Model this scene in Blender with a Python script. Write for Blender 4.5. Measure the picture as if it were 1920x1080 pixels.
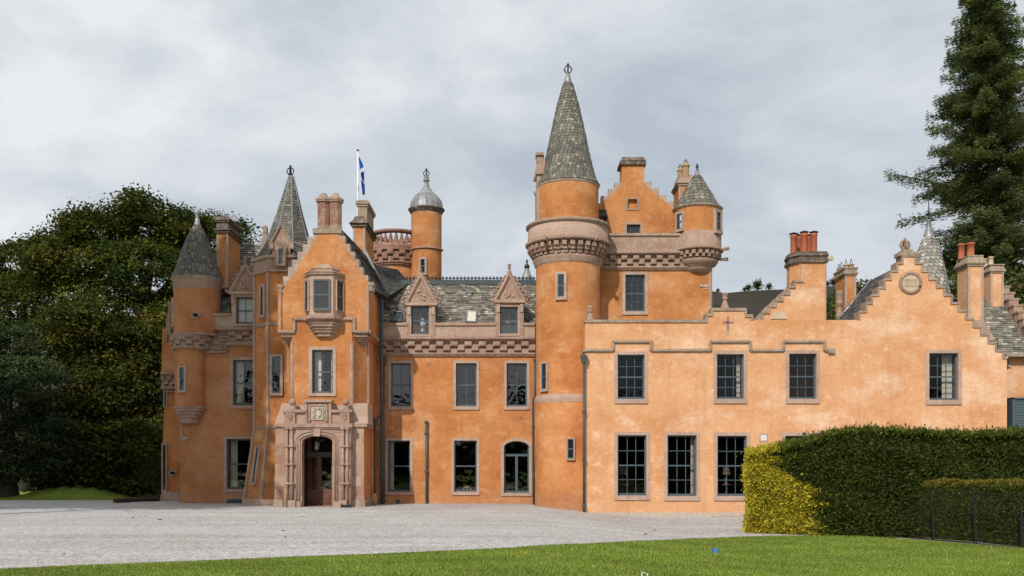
import bpy, bmesh, math, random
import numpy as np
from mathutils import Vector, Matrix
from mathutils.geometry import tessellate_polygon
random.seed(7); RNG = np.random.default_rng(11)
SC = bpy.context.scene; COL = SC.collection
for o in list(bpy.data.objects): bpy.data.objects.remove(o)

# ------------------------------------------------------------------ camera, sky, sun, exposure
F = 1866.667; HY = 880.0; CH = 1.65          # focal length and horizon of the photograph in its pixels, eye height
cam = bpy.data.cameras.new('camera'); camo = bpy.data.objects.new('camera', cam); COL.objects.link(camo)
camo.location = (0, 0, CH); camo.rotation_euler = (math.radians(90), 0, 0)
cam.lens = 35; cam.sensor_width = 36; cam.shift_y = (HY-540)/1920; cam.clip_end = 6000; cam.clip_start = .3
SC.camera = camo
SUN_EL, SUN_AZ = 38, 22                       # azimuth: degrees to the left of straight behind the camera
a, e = math.radians(SUN_AZ), math.radians(SUN_EL)
sdir = Vector((-math.sin(a)*math.cos(e), -math.cos(a)*math.cos(e), math.sin(e)))
sun = bpy.data.lights.new('sun', 'SUN'); sun.energy = 3.2; sun.angle = math.radians(.7); sun.color = (1, .955, .89)
suno = bpy.data.objects.new('sun', sun); COL.objects.link(suno); suno.rotation_euler = sdir.to_track_quat('Z', 'Y').to_euler()
suno.location = (-20, -40, 60)
W = bpy.data.worlds.new('World'); SC.world = W; W.use_nodes = True
def world():
    nt = W.node_tree; N = nt.nodes; L = nt.links; N.clear()
    out = N.new('ShaderNodeOutputWorld'); sky = N.new('ShaderNodeTexSky'); sky.sky_type = 'NISHITA'; sky.sun_disc = False
    sky.sun_elevation = e; sky.sun_rotation = math.radians(180+SUN_AZ)
    b1 = N.new('ShaderNodeBackground'); b1.inputs[1].default_value = .1; L.new(sky.outputs[0], b1.inputs[0])
    tc = N.new('ShaderNodeTexCoord'); mp = N.new('ShaderNodeMapping'); mp.inputs['Scale'].default_value = (1, 1, 2.1)
    mp.inputs['Location'].default_value = (3.1, 1.7, .4)
    L.new(tc.outputs['Generated'], mp.inputs[0])
    n1 = N.new('ShaderNodeTexNoise'); n1.inputs['Scale'].default_value = 3.5; n1.inputs['Detail'].default_value = 9; n1.inputs['Roughness'].default_value = .56
    n1.inputs['Distortion'].default_value = .25
    L.new(mp.outputs[0], n1.inputs[0])
    cr = N.new('ShaderNodeValToRGB'); el = cr.color_ramp.elements
    el[0].position = .36; el[0].color = (.48, .54, .61, 1); el[1].position = .66; el[1].color = (.85, .87, .895, 1)
    m = cr.color_ramp.elements.new(.50); m.color = (.635, .68, .735, 1)
    L.new(n1.outputs[0], cr.inputs[0])
    b2 = N.new('ShaderNodeBackground'); b2.inputs[1].default_value = 1.0; L.new(cr.outputs[0], b2.inputs[0])
    n2 = N.new('ShaderNodeTexNoise'); n2.inputs['Scale'].default_value = 1.6; n2.inputs['Detail'].default_value = 6
    mp2 = N.new('ShaderNodeMapping'); mp2.inputs['Location'].default_value = (7.3, 2.2, 5.1); L.new(tc.outputs['Generated'], mp2.inputs[0]); L.new(mp2.outputs[0], n2.inputs[0])
    r2 = N.new('ShaderNodeMapRange'); r2.inputs[1].default_value = .60; r2.inputs[2].default_value = .76; r2.inputs[3].default_value = .96; r2.inputs[4].default_value = .45
    L.new(n2.outputs[0], r2.inputs[0])
    mx = N.new('ShaderNodeMixShader'); L.new(r2.outputs[0], mx.inputs[0]); L.new(b1.outputs[0], mx.inputs[1]); L.new(b2.outputs[0], mx.inputs[2])
    L.new(mx.outputs[0], out.inputs[0])
world()
SC.view_settings.view_transform = 'Standard'; SC.view_settings.look = 'None'; SC.view_settings.exposure = 0; SC.view_settings.gamma = 1
SC.render.engine = 'CYCLES'; SC.render.resolution_x = 1024; SC.render.resolution_y = 576
SC.cycles.transparent_max_bounces = 12

# ------------------------------------------------------------------ measuring helpers
def WX(px, d): return (px-960)*d/F
def WZ(py, d): return CH+(HY-py)*d/F
def P(px, py, d): return Vector((WX(px, d), d, WZ(py, d)))
def gz(x):
    t = min(1, max(0, x/6)); return -.4*t*t*(3-2*t)
def ground(px, py):
    z = 0
    for _ in range(8):
        d = F*(CH-z)/(py-HY); z = gz((px-960)*d/F)
    return (px-960)*d/F, d

# ------------------------------------------------------------------ materials
MATS = {}
def mat(name, base, rough=.85, var=None, scale=1.0, bump=0, bscale=12, attr=False, metallic=0, spec=.3, kind=None, **k):
    m = bpy.data.materials.new(name); m.use_nodes = True; nt = m.node_tree; N = nt.nodes; L = nt.links
    b = N['Principled BSDF']; b.inputs['Roughness'].default_value = rough; b.inputs['Metallic'].default_value = metallic
    b.inputs['Specular IOR Level'].default_value = spec
    geo = N.new('ShaderNodeNewGeometry')
    def noise(sc, det=4, rgh=.6, st=None, loc=(0, 0, 0)):
        n = N.new('ShaderNodeTexNoise'); n.inputs['Scale'].default_value = sc; n.inputs['Detail'].default_value = det; n.inputs['Roughness'].default_value = rgh
        mp = N.new('ShaderNodeMapping'); mp.inputs['Scale'].default_value = st or (1, 1, 1); mp.inputs['Location'].default_value = loc
        L.new(geo.outputs['Position'], mp.inputs[0]); L.new(mp.outputs[0], n.inputs[0]); return n.outputs[0]
    def ramp(s, stops):
        r = N.new('ShaderNodeValToRGB'); e_ = r.color_ramp.elements
        while len(e_) < len(stops): e_.new(.5)
        for i, (p, c) in enumerate(stops): e_[i].position = p; e_[i].color = (*c, 1)
        L.new(s, r.inputs[0]); return r.outputs[0]
    def rng(s, a0, a1, b0, b1):
        r = N.new('ShaderNodeMapRange'); 
        for i, v in enumerate((a0, a1, b0, b1)): r.inputs[i+1].default_value = v
        L.new(s, r.inputs[0]); return r.outputs[0]
    def mix(f, c1, c2, mode='MIX'):
        x = N.new('ShaderNodeMix'); x.data_type = 'RGBA'; x.blend_type = mode
        if isinstance(f, (int, float)): x.inputs[0].default_value = f
        else: L.new(f, x.inputs[0])
        for i, c in ((6, c1), (7, c2)):
            if isinstance(c, tuple): x.inputs[i].default_value = (*c, 1)
            else: L.new(c, x.inputs[i])
        return x.outputs[2]
    cs = None
    if kind == 'harl':
        lo, mid, hi, pale, amt = k['cols']
        c = ramp(noise(.55, 7, .62, (1, 1, 1.25)), [(.30, lo), (.5, mid), (.70, hi)])
        pm = rng(noise(.42, 9, .66, (1, 1, 1.5), (5, 3, 9)), .52, .74, 0, amt)
        c = mix(pm, c, pale)
        pm2 = rng(noise(1.9, 6, .7, (1, 1, 1.4), (15, 3, 2)), .56, .74, 0, amt*.8)
        c = mix(pm2, c, pale); pm3 = rng(noise(.9, 7, .7, (1, 1, 1.3), (31, 13, 7)), .50, .72, 0, .55); c = mix(pm3, c, lo)
        st = rng(noise(1.2, 6, .7, (2.4, 2.4, .25), (1, 8, 4)), .52, .78, 0, .36)       # rain streaks
        c = mix(st, c, tuple(x*.62 for x in lo))
        sx = N.new('ShaderNodeSeparateXYZ'); L.new(geo.outputs['Position'], sx.inputs[0])
        n0 = noise(1.5, 5); add = N.new('ShaderNodeMath'); add.operation = 'ADD'; L.new(sx.outputs[2], add.inputs[0]); L.new(n0, add.inputs[1])
        base_d = rng(add.outputs[0], .1, 1.35, .5, 0)                                     # splashed, worn foot of the wall
        c = mix(base_d, c, k.get('foot', (.40, .24, .15)))
        fine = rng(noise(7, 7, .75, (.8, .8, 1.25)), .25, .75, .84, 1.14)
        g = N.new('ShaderNodeCombineColor'); [L.new(fine, g.inputs[i]) for i in range(3)]
        cs = mix(1.0, c, g.outputs[0], 'MULTIPLY')
    elif kind == 'stone':
        bt = N.new('ShaderNodeTexBrick'); mp = N.new('ShaderNodeMapping'); mp.inputs['Rotation'].default_value = (math.radians(90), 0, 0)
        sx = N.new('ShaderNodeSeparateXYZ'); L.new(geo.outputs['Position'], sx.inputs[0])
        ad = N.new('ShaderNodeMath'); ad.operation = 'ADD'; L.new(sx.outputs[0], ad.inputs[0]); L.new(sx.outputs[1], ad.inputs[1])
        cb = N.new('ShaderNodeCombineXYZ'); L.new(ad.outputs[0], cb.inputs[0]); L.new(sx.outputs[2], cb.inputs[1]); L.new(cb.outputs[0], bt.inputs[0])
        bt.inputs['Scale'].default_value = 1; bt.inputs['Brick Width'].default_value = k.get('bw', .62); bt.inputs['Row Height'].default_value = k.get('bh', .34)
        bt.inputs['Mortar Size'].default_value = .012; bt.inputs['Color1'].default_value = (*base, 1); bt.inputs['Color2'].default_value = (*var, 1)
        bt.inputs['Mortar'].default_value = (*tuple(x*.8 for x in base), 1); bt.inputs['Bias'].default_value = -.1
        c = mix(rng(noise(2.2, 6, .65), .45, .72, 0, .55), bt.outputs[0], tuple(x*.72 for x in base))
        li = rng(noise(4.0, 8, .75, None, (4, 4, 1)), .50, .66, 0, k.get('lichen', .4)); c = mix(li, c, (.60, .54, .46)); ms = rng(noise(9, 6, .75, None, (9, 2, 5)), .35, .62, .45, 0); c = mix(ms, c, tuple(x*.5 for x in base))
        st = rng(noise(1.6, 5, .65, (2.5, 2.5, .35), (1, 8, 4)), .52, .76, 0, k.get('soot', .35)); cs = mix(st, c, (.09, .075, .065))
    elif attr:
        at = N.new('ShaderNodeAttribute'); at.attribute_name = 'Col'; cs = at.outputs[0]
        if var:
            g = rng(noise(scale, 5), .3, .7, var[0], var[1]); gg = N.new('ShaderNodeCombineColor'); [L.new(g, gg.inputs[i]) for i in range(3)]
            cs = mix(1.0, cs, gg.outputs[0], 'MULTIPLY')
    elif var:
        cs = ramp(noise(scale, 6, .65), [(.3, base), (.7, var)])
    if cs is None: b.inputs['Base Color'].default_value = (*base, 1)
    else: L.new(cs, b.inputs['Base Color'])
    if bump:
        bn = N.new('ShaderNodeBump'); bn.inputs['Strength'].default_value = 1; bn.inputs['Distance'].default_value = bump
        L.new(noise(bscale, 5, .65, k.get('bst')), bn.inputs['Height']); L.new(bn.outputs[0], b.inputs['Normal'])
    MATS[name] = m; return m
ORL = dict(lo=(.36, .125, .035), mid=(.46, .175, .055), hi=(.54, .225, .08))
HARL = mat('orange_harl', None, .93, kind='harl', cols=((.41, .150, .050), (.535, .222, .080), (.615, .285, .118), (.74, .47, .28), .62), bump=.03, bscale=5, bst=(.9, .9, 1.1), spec=.1)
HARLB = mat('orange_harl_shaded', None, .93, kind='harl', cols=((.40, .165, .068), (.50, .225, .098), (.56, .275, .13), (.63, .38, .23), .5), bump=.03, bscale=5, bst=(.9, .9, 1.1), spec=.1)  # left wing harl, its soft shade put in as slightly darker orange
HARLP = mat('pale_peach_harl', None, .93, kind='harl', cols=((.60, .28, .12), (.695, .365, .185), (.75, .44, .25), (.86, .64, .46), .9), bump=.028, bscale=5, bst=(.9, .9, 1.1), spec=.1, foot=(.62, .36, .2))
STONE = mat('pink_sandstone', (.47, .32, .24), .9, (.35, .21, .155), kind='stone', bw=.55, bh=.3, bump=.008, bscale=26, spec=.15)
STONEP = mat('pale_dressed_stone', (.56, .395, .305), .9, (.45, .295, .225), kind='stone', bw=.85, bh=.4, bump=.006, bscale=26, spec=.15, soot=.25, lichen=.35)
STEPST = mat('grey_pink_step_stone', (.52, .40, .33), .9, (.37, .26, .21), kind='stone', bump=.012, bscale=20, spec=.12, soot=.4, lichen=.55, bw=.45, bh=.37)
STONEG = mat('weathered_coping_stone', (.44, .325, .24), .92, (.34, .235, .175), kind='stone', bump=.012, bscale=20, spec=.12, soot=.5, lichen=.5, bw=.45)
PORCH = mat('mottled_porch_sandstone', (.50, .345, .25), .9, (.34, .165, .115), kind='stone', bw=.8, bh=.46, bump=.01, bscale=20, spec=.15, soot=.25)
REDST = mat('red_sandstone', (.33, .165, .12), .9, (.41, .24, .185), kind='stone', bump=.008, bscale=24, spec=.15, soot=.3)
SOOTY = mat('sooty_chimney_stone', (.17, .13, .10), .93, (.12, .095, .08), kind='stone', bump=.012, bscale=20, spec=.1, soot=.6, lichen=.55)
SLATE = mat('slate', None, .6, (.82, 1.15), 5.0, attr=True, bump=.004, bscale=30, spec=.4)
SLATEB = mat('slate_bed', (.035, .035, .035), .9)
LEAD = mat('lead_sheet', (.42, .43, .44), .42, (.20, .205, .21), 3.0, metallic=.55, bump=.006, bscale=7)
LEADP = mat('pale_lead', (.40, .405, .41), .5, (.16, .16, .165), 3.5, metallic=.25)
HIPL = mat('grey_lead_strip', (.22, .24, .25), .6)
IRON = mat('dark_iron', (.02, .022, .025), .5, spec=.4)
SASH = mat('slate_blue_paint', (.065, .095, .115), .45, (.085, .12, .14), 6, spec=.4)
PIPE = mat('grey_pipe_paint', (.05, .07, .078), .45, (.075, .095, .10), 5, spec=.4)
WHITE = mat('white_paint', (.78, .78, .76), .5)
CURT = mat('cream_curtain', (.62, .58, .50), .9)
BLIND = mat('white_blind', (.72, .71, .68), .9)
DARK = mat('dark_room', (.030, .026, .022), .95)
WOOD = mat('brown_door_wood', (.13, .055, .035), .45, (.19, .085, .05), 4, spec=.4)
POT = mat('red_clay_pot', (.38, .10, .05), .8, (.46, .15, .08), 4, bump=.004)
POTC = mat('cream_clay_pot', (.62, .50, .36), .8, (.52, .40, .28), 4)
POTY = mat('buff_clay_pot', (.45, .30, .15), .85, (.36, .23, .12), 4)
GOLD = mat('warm_lamp_shade', (.16, .115, .065), .8)
CRESTM = mat('pale_carved_stone', (.55, .47, .39), .9, (.45, .38, .31), 9, bump=.01, bscale=30)
BARK = mat('bark', (.075, .06, .05), .95, (.12, .10, .085), 3, bump=.03, bscale=6)
SOIL = mat('dark_mulch', (.045, .028, .022), .95, (.085, .055, .042), 14, bump=.02, bscale=20)
HILLM = mat('heather_hillside', (.030, .032, .020), .98, (.062, .050, .042), .012, spec=.05)
def glass_mat(name, refl, rough=.02, wav=.02, tint=.85):
    m = bpy.data.materials.new(name); m.use_nodes = True; nt = m.node_tree; N = nt.nodes; L = nt.links; N.clear()
    o = N.new('ShaderNodeOutputMaterial'); t = N.new('ShaderNodeBsdfTransparent'); t.inputs[0].default_value = (tint, tint, tint*.98, 1)
    g = N.new('ShaderNodeBsdfGlossy'); g.inputs['Roughness'].default_value = rough
    geo = N.new('ShaderNodeNewGeometry'); n = N.new('ShaderNodeTexNoise'); n.inputs['Scale'].default_value = 1.6; n.inputs['Detail'].default_value = 2
    L.new(geo.outputs['Position'], n.inputs[0]); b = N.new('ShaderNodeBump'); b.inputs['Distance'].default_value = wav; b.inputs['Strength'].default_value = 1
    L.new(n.outputs[0], b.inputs['Height']); L.new(b.outputs[0], g.inputs['Normal'])
    mx = N.new('ShaderNodeMixShader'); mx.inputs[0].default_value = refl
    L.new(t.outputs[0], mx.inputs[1]); L.new(g.outputs[0], mx.inputs[2]); L.new(mx.outputs[0], o.inputs[0]); return m
GLASS = glass_mat('window_glass', .10, wav=.014)
GLASSF = glass_mat('clean_window_glass', .035, wav=.003)
def leaf_mat(name, trans=.25):
    m = bpy.data.materials.new(name); m.use_nodes = True; nt = m.node_tree; N = nt.nodes; L = nt.links
    b = N['Principled BSDF']; b.inputs['Roughness'].default_value = .75; b.inputs['Specular IOR Level'].default_value = .10
    at = N.new('ShaderNodeAttribute'); at.attribute_name = 'Col'; L.new(at.outputs[0], b.inputs['Base Color'])
    t = N.new('ShaderNodeBsdfTranslucent'); L.new(at.outputs[0], t.inputs[0]); mx = N.new('ShaderNodeMixShader'); mx.inputs[0].default_value = trans
    L.new(b.outputs[0], mx.inputs[1]); L.new(t.outputs[0], mx.inputs[2]); L.new(mx.outputs[0], N['Material Output'].inputs[0]); return m
LEAF = leaf_mat('foliage')

# ------------------------------------------------------------------ object helpers
def tag(o, label=None, cat=None, group=None, kind=None):
    if label: o['label'] = label
    if cat: o['category'] = cat
    if group: o['group'] = group
    if kind: o['kind'] = kind
    return o
def empty(name, loc, label, cat, group=None):
    o = bpy.data.objects.new(name, None); COL.objects.link(o); o.location = loc; o.empty_display_size = .3
    return tag(o, label, cat, group)
def adopt(o, parent):
    if parent is None: return o
    o.parent = parent; M = Matrix.Translation(parent.location) if parent.type == 'EMPTY' else Matrix.Identity(4)
    o.matrix_parent_inverse = M.inverted(); return o
class MB:
    def __init__(s): s.v = []; s.f = []; s.mi = []; s.c = []; s.s = []
    def add(s, vs, fs, mi=0, col=None, smooth=False):
        n = len(s.v); s.v += [tuple(v) for v in vs]
        for f in fs: s.f.append([n+i for i in f]); s.mi.append(mi); s.c.append(col); s.s.append(smooth)
    def box(s, x0, x1, y0, y1, z0, z1, mi=0, col=None):
        s.add([(x, y, z) for x in (x0, x1) for y in (y0, y1) for z in (z0, z1)],
              [(0, 1, 3, 2), (4, 6, 7, 5), (0, 4, 5, 1), (2, 3, 7, 6), (0, 2, 6, 4), (1, 5, 7, 3)], mi, col)
    def obox(s, M, s0, s1, w0, w1, z0, z1, mi=0, n=1):
        for i in range(n):
            a0 = s0+(s1-s0)*i/n; a1 = s0+(s1-s0)*(i+1)/n
            s.add([M(x, w, z) for x in (a0, a1) for w in (w0, w1) for z in (z0, z1)],
                  [(0, 1, 3, 2), (4, 6, 7, 5), (0, 4, 5, 1), (2, 3, 7, 6), (0, 2, 6, 4), (1, 5, 7, 3)], mi)
    def pbox(s, px0, px1, py0, py1, d0, d1, mi=0):            # box whose front face, at depth d0, covers these photo pixels
        s.box(WX(px0, d0), WX(px1, d0), d0, d1, WZ(py1, d0), WZ(py0, d0), mi)
    def prism(s, foot, z0, z1, mi=0, foot2=None, cap=True):
        n = len(foot); f2 = foot2 or foot
        fs = [(i, (i+1) % n, n+(i+1) % n, n+i) for i in range(n)]
        if cap: fs += [tuple(range(n))[::-1], tuple(range(n, 2*n))]
        s.add([(x, y, z0) for x, y in foot]+[(x, y, z1) for x, y in f2], fs, mi)
    def slab(s, outline, d, th, holes=(), mi=0, world=False):
        conv = (lambda q: Vector((q[0], q[1], 0))) if world else (lambda q: Vector((WX(q[0], d), WZ(q[1], d), 0)))
        polys = [[conv(q) for q in outline]]+[[conv(q) for q in h] for h in holes]
        tri = tessellate_polygon(polys); flat = [p for q in polys for p in q]; n = len(flat)
        vs = [(p.x, d, p.y) for p in flat]+[(p.x, d+th, p.y) for p in flat]
        fs = []
        for t in tri:
            A, B, C_ = (flat[i] for i in t); cr = (B-A).cross(C_-A).z
            t = tuple(t) if cr > 0 else tuple(t)[::-1]
            fs.append(t); fs.append(tuple(i+n for i in t)[::-1])
        k = 0
        for q in polys:
            m = len(q)
            for i in range(m): fs.append((k+i, k+(i+1) % m, n+k+(i+1) % m, n+k+i))
            k += m
        s.add(vs, fs, mi)
    def lathe(s, cx, cy, prof, n=32, mi=0, smooth=True, a0=0, a1=2*math.pi, rib=0, nrib=8):
        full = abs(a1-a0-2*math.pi) < 1e-6; m = n if full else n+1; vs = []
        for r, z in prof:
            for i in range(m):
                t = a0+(a1-a0)*i/n; rr = r*(1+rib*(abs(math.cos(t*nrib/2))**12)) if rib else r
                vs.append((cx+rr*math.cos(t), cy+rr*math.sin(t), z))
        fs = []
        for j in range(len(prof)-1):
            for i in range(n):
                i2 = (i+1) % m if full else i+1
                fs.append((j*m+i, j*m+i2, (j+1)*m+i2, (j+1)*m+i))
        s.add(vs, fs, mi, smooth=smooth)
    def tube(s, pts, r, n=6, mi=0, smooth=True, rope=0, pitch=.13, cap=True):
        pts = [Vector(p) for p in pts]
        if rope:
            new = []; 
            for A, B in zip(pts, pts[1:]):
                k = max(1, int((B-A).length/(pitch/3)))
                new += [A+(B-A)*i/k for i in range(k)]
            pts = new+[pts[-1]]
        vs = []; L_ = 0
        for i, p in enumerate(pts):
            t = (pts[min(i+1, len(pts)-1)]-pts[max(i-1, 0)]).normalized()
            u = Vector((0, 0, 1)) if abs(t.z) < .9 else Vector((1, 0, 0)); u = (u-t*u.dot(t)).normalized(); w = t.cross(u)
            if i: L_ += (p-pts[i-1]).length
            rr = r[i] if isinstance(r, (list, tuple)) else r
            for k in range(n):
                th = 2*math.pi*k/n; q = rr*(1+rope*math.cos(th*2+2*math.pi*L_/pitch)) if rope else rr
                vs.append(p+u*math.cos(th)*q+w*math.sin(th)*q)
        fs = [(i*n+k, i*n+(k+1) % n, (i+1)*n+(k+1) % n, (i+1)*n+k) for i in range(len(pts)-1) for k in range(n)]
        if cap: fs += [tuple(range(n))[::-1], tuple(range((len(pts)-1)*n, len(pts)*n))]
        s.add(vs, fs, mi, smooth=smooth and not rope)
    def ball(s, c, r, n=12, mi=0, sz=1):
        s.lathe(c[0], c[1], [(r*math.sin(math.pi*i/8)+1e-4, c[2]-r*sz*math.cos(math.pi*i/8)) for i in range(9)], n, mi)
    def torus(s, c, R, r, axis='y', n=16, mi=0):
        pts = []
        for i in range(n+1):
            t = 2*math.pi*i/n
            pts.append((c[0]+(R*math.cos(t) if axis == 'y' else 0), c[1]+(0 if axis == 'y' else R*math.cos(t)), c[2]+R*math.sin(t)))
        s.tube(pts, r, 6, mi, cap=False)
    def build(s, name, mats, parent=None, smooth_all=False):
        me = bpy.data.meshes.new(name); me.from_pydata(s.v, [], s.f)
        if not isinstance(mats, (list, tuple)): mats = [mats]
        for m in mats: me.materials.append(m)
        me.polygons.foreach_set('material_index', s.mi); me.polygons.foreach_set('use_smooth', [bool(x) for x in s.s])
        if any(c is not None for c in s.c):
            at = me.color_attributes.new('Col', 'FLOAT_COLOR', 'CORNER'); buf = []
            for f, c in zip(s.f, s.c): buf += list((c or (.2, .2, .2))+(1,))*len(f)
            at.data.foreach_set('color', buf)
        me.update(); o = bpy.data.objects.new(name, me); COL.objects.link(o); return adopt(o, parent)

SLC = [(.105, .10, .09), (.135, .128, .112), (.09, .087, .082), (.165, .155, .132), (.12, .112, .092), (.21, .195, .165), (.145, .135, .112), (.08, .078, .075), (.12, .115, .10), (.13, .125, .11), (.29, .275, .24), (.065, .062, .058)]
def slc(k=1.0, tint=(1, 1, 1)):
    c = random.choice(SLC if k > 1.4 else SLC[:-2]); j = random.uniform(.88, 1.12)*k
    return tuple(min(1, c[i]*j*tint[i]) for i in range(3))
def slates(mb, bl, br, tr, tl, tw=.26, th=.2, k=1.0, tint=(1, 1, 1), lift=.03):
    tw *= .85; th *= .85
    bl, br, tr, tl = (Vector(p) for p in (bl, br, tr, tl))
    nrm = (br-bl).cross(tl-bl).normalized()
    if nrm.z < 0: nrm = -nrm
    q = [p-nrm*.03 for p in (bl, br, tr, tl)]; mb.add(q+[p-nrm*.12 for p in (bl, br, tr, tl)], [(0, 1, 2, 3), (7, 6, 5, 4), (0, 4, 5, 1), (1, 5, 6, 2), (2, 6, 7, 3), (3, 7, 4, 0)], 1)
    H = ((tl-bl).length+(tr-br).length)/2; rows = max(2, int(H/th))
    pt = lambda u, v: (bl*(1-u)+br*u)*(1-v)+(tl*(1-u)+tr*u)*v
    for r in range(rows):
        v0 = r/rows; v1 = (r+1)/rows; L_ = (pt(1, v0)-pt(0, v0)).length; n = max(1, int(L_/tw)); u = -random.random()/n
        while u < 1:
            w = random.uniform(.75, 1.3)/n; a0 = max(0, u); a1 = min(1, u+w*.96); u += w
            if a1-a0 < .1/n: continue
            c = slc(k, tint); lf = lift*random.uniform(.6, 1.5); dv = random.uniform(-.12, .05)/rows
            A, B, C_, D = pt(a0, v0+dv)+nrm*lf, pt(a1, v0+dv)+nrm*lf, pt(a1, v1)+nrm*.002, pt(a0, v1)+nrm*.002
            mb.add([A, B, C_, D, A-nrm*lf, B-nrm*lf], [(0, 1, 2, 3), (4, 5, 1, 0)], 0, c)
def cone_slates(mb, cx, cy, prof, tw=.2, th=.17, k=1.0, tint=(1, 1, 1), nside=0):
    """scalloped slates round a cone; prof = [(r, z)] from eaves up"""
    mb.lathe(cx, cy, [(max(.01, r-.03), z) for r, z in prof], 28, 1)
    seg = [((prof[i+1][0]-prof[i][0])**2+(prof[i+1][1]-prof[i][1])**2)**.5 for i in range(len(prof)-1)]; T = sum(seg); rows = int(T/th)
    def at(t):
        t = max(0, t)*T
        for i, s_ in enumerate(seg):
            if t <= s_ or i == len(seg)-1:
                q = min(1, t/s_); return prof[i][0]*(1-q)+prof[i+1][0]*q, prof[i][1]*(1-q)+prof[i+1][1]*q
            t -= s_
    for r in range(rows):
        r0, z0 = at((r-.12)/rows); r1, z1 = at((r+1)/rows); r5, z5 = at((r+.25)/rows)
        n = max(7, int(2*math.pi*r0/tw)); off = .5*(r % 2)+random.uniform(-.08, .08)
        for i in range(n):
            t0 = 2*math.pi*(i+off+.03)/n; t1 = 2*math.pi*(i+off+.97)/n; tm = (t0+t1)/2; l = .02*random.uniform(.6, 1.6)
            if math.sin(tm) > .35: 
                pass
            q = lambda rr, t, z: (cx+rr*math.cos(t), cy+rr*math.sin(t), z)
            ta = t0*.72+t1*.28; tb = t0*.28+t1*.72
            mb.add([q(r1, t0, z1), q(r5+l*.7, t0, z5), q(r0+l, ta, z0), q(r0+l, tb, z0), q(r5+l*.7, t1, z5), q(r1, t1, z1)], [(0, 1, 2, 3, 4, 5)], 0, slc(k, tint))

def lin(x0, y, a=0):
    ca, sa = math.cos(a), math.sin(a)
    return lambda s, w, z: Vector((x0+s*ca+w*sa, y+s*sa-w*ca, z))
def pol(cx, cy, r0, a0):        # s runs along the arc at radius r0 from angle a0
    return lambda s, w, z: Vector((cx+(r0+w)*math.cos(a0+s/r0), cy+(r0+w)*math.sin(a0+s/r0), z))
def corbels(mb, M, L_, zt, zb, per=.62, proj=.26, mi=0, n=1):
    H = zt-zb; k = int(round(L_/per)); per = L_/k
    for i in range(k):
        s0 = i*per
        mb.obox(M, s0, s0+per*.52, 0, proj, zt-.42*H, zt-.10*H, mi, n)
        mb.obox(M, s0+per*.06, s0+per*.46, proj*.55, proj+.04, zt-.36*H, zt-.18*H, mi, n)
        mb.obox(M, s0+per*.50, s0+per*.98, 0, proj*.72, zt-.66*H, zt-.34*H, mi, n)
        mb.obox(M, s0+per*.50, s0+per*.98, 0, proj*.34, zt-.34*H, zt-.12*H, mi, n)
        mb.obox(M, s0+per*.04, s0+per*.50, 0, proj*.45, zt-.80*H, zt-.52*H, mi, n)
    m = max(1, int(L_/.25)) if n > 1 else 1
    mb.obox(M, 0, L_, 0, proj, zt-.12*H, zt, mi, m)
    mb.obox(M, 0, L_, 0, .10, zb, zb+.14*H, mi, m); mb.obox(M, 0, L_, 0, .16, zb+.10*H, zb+.2*H, mi, m)

castle = empty('castle', (0, 46, 0), 'orange harled baronial castle with slated turrets and crow-stepped gables behind the gravel', 'castle')
C = castle

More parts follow.
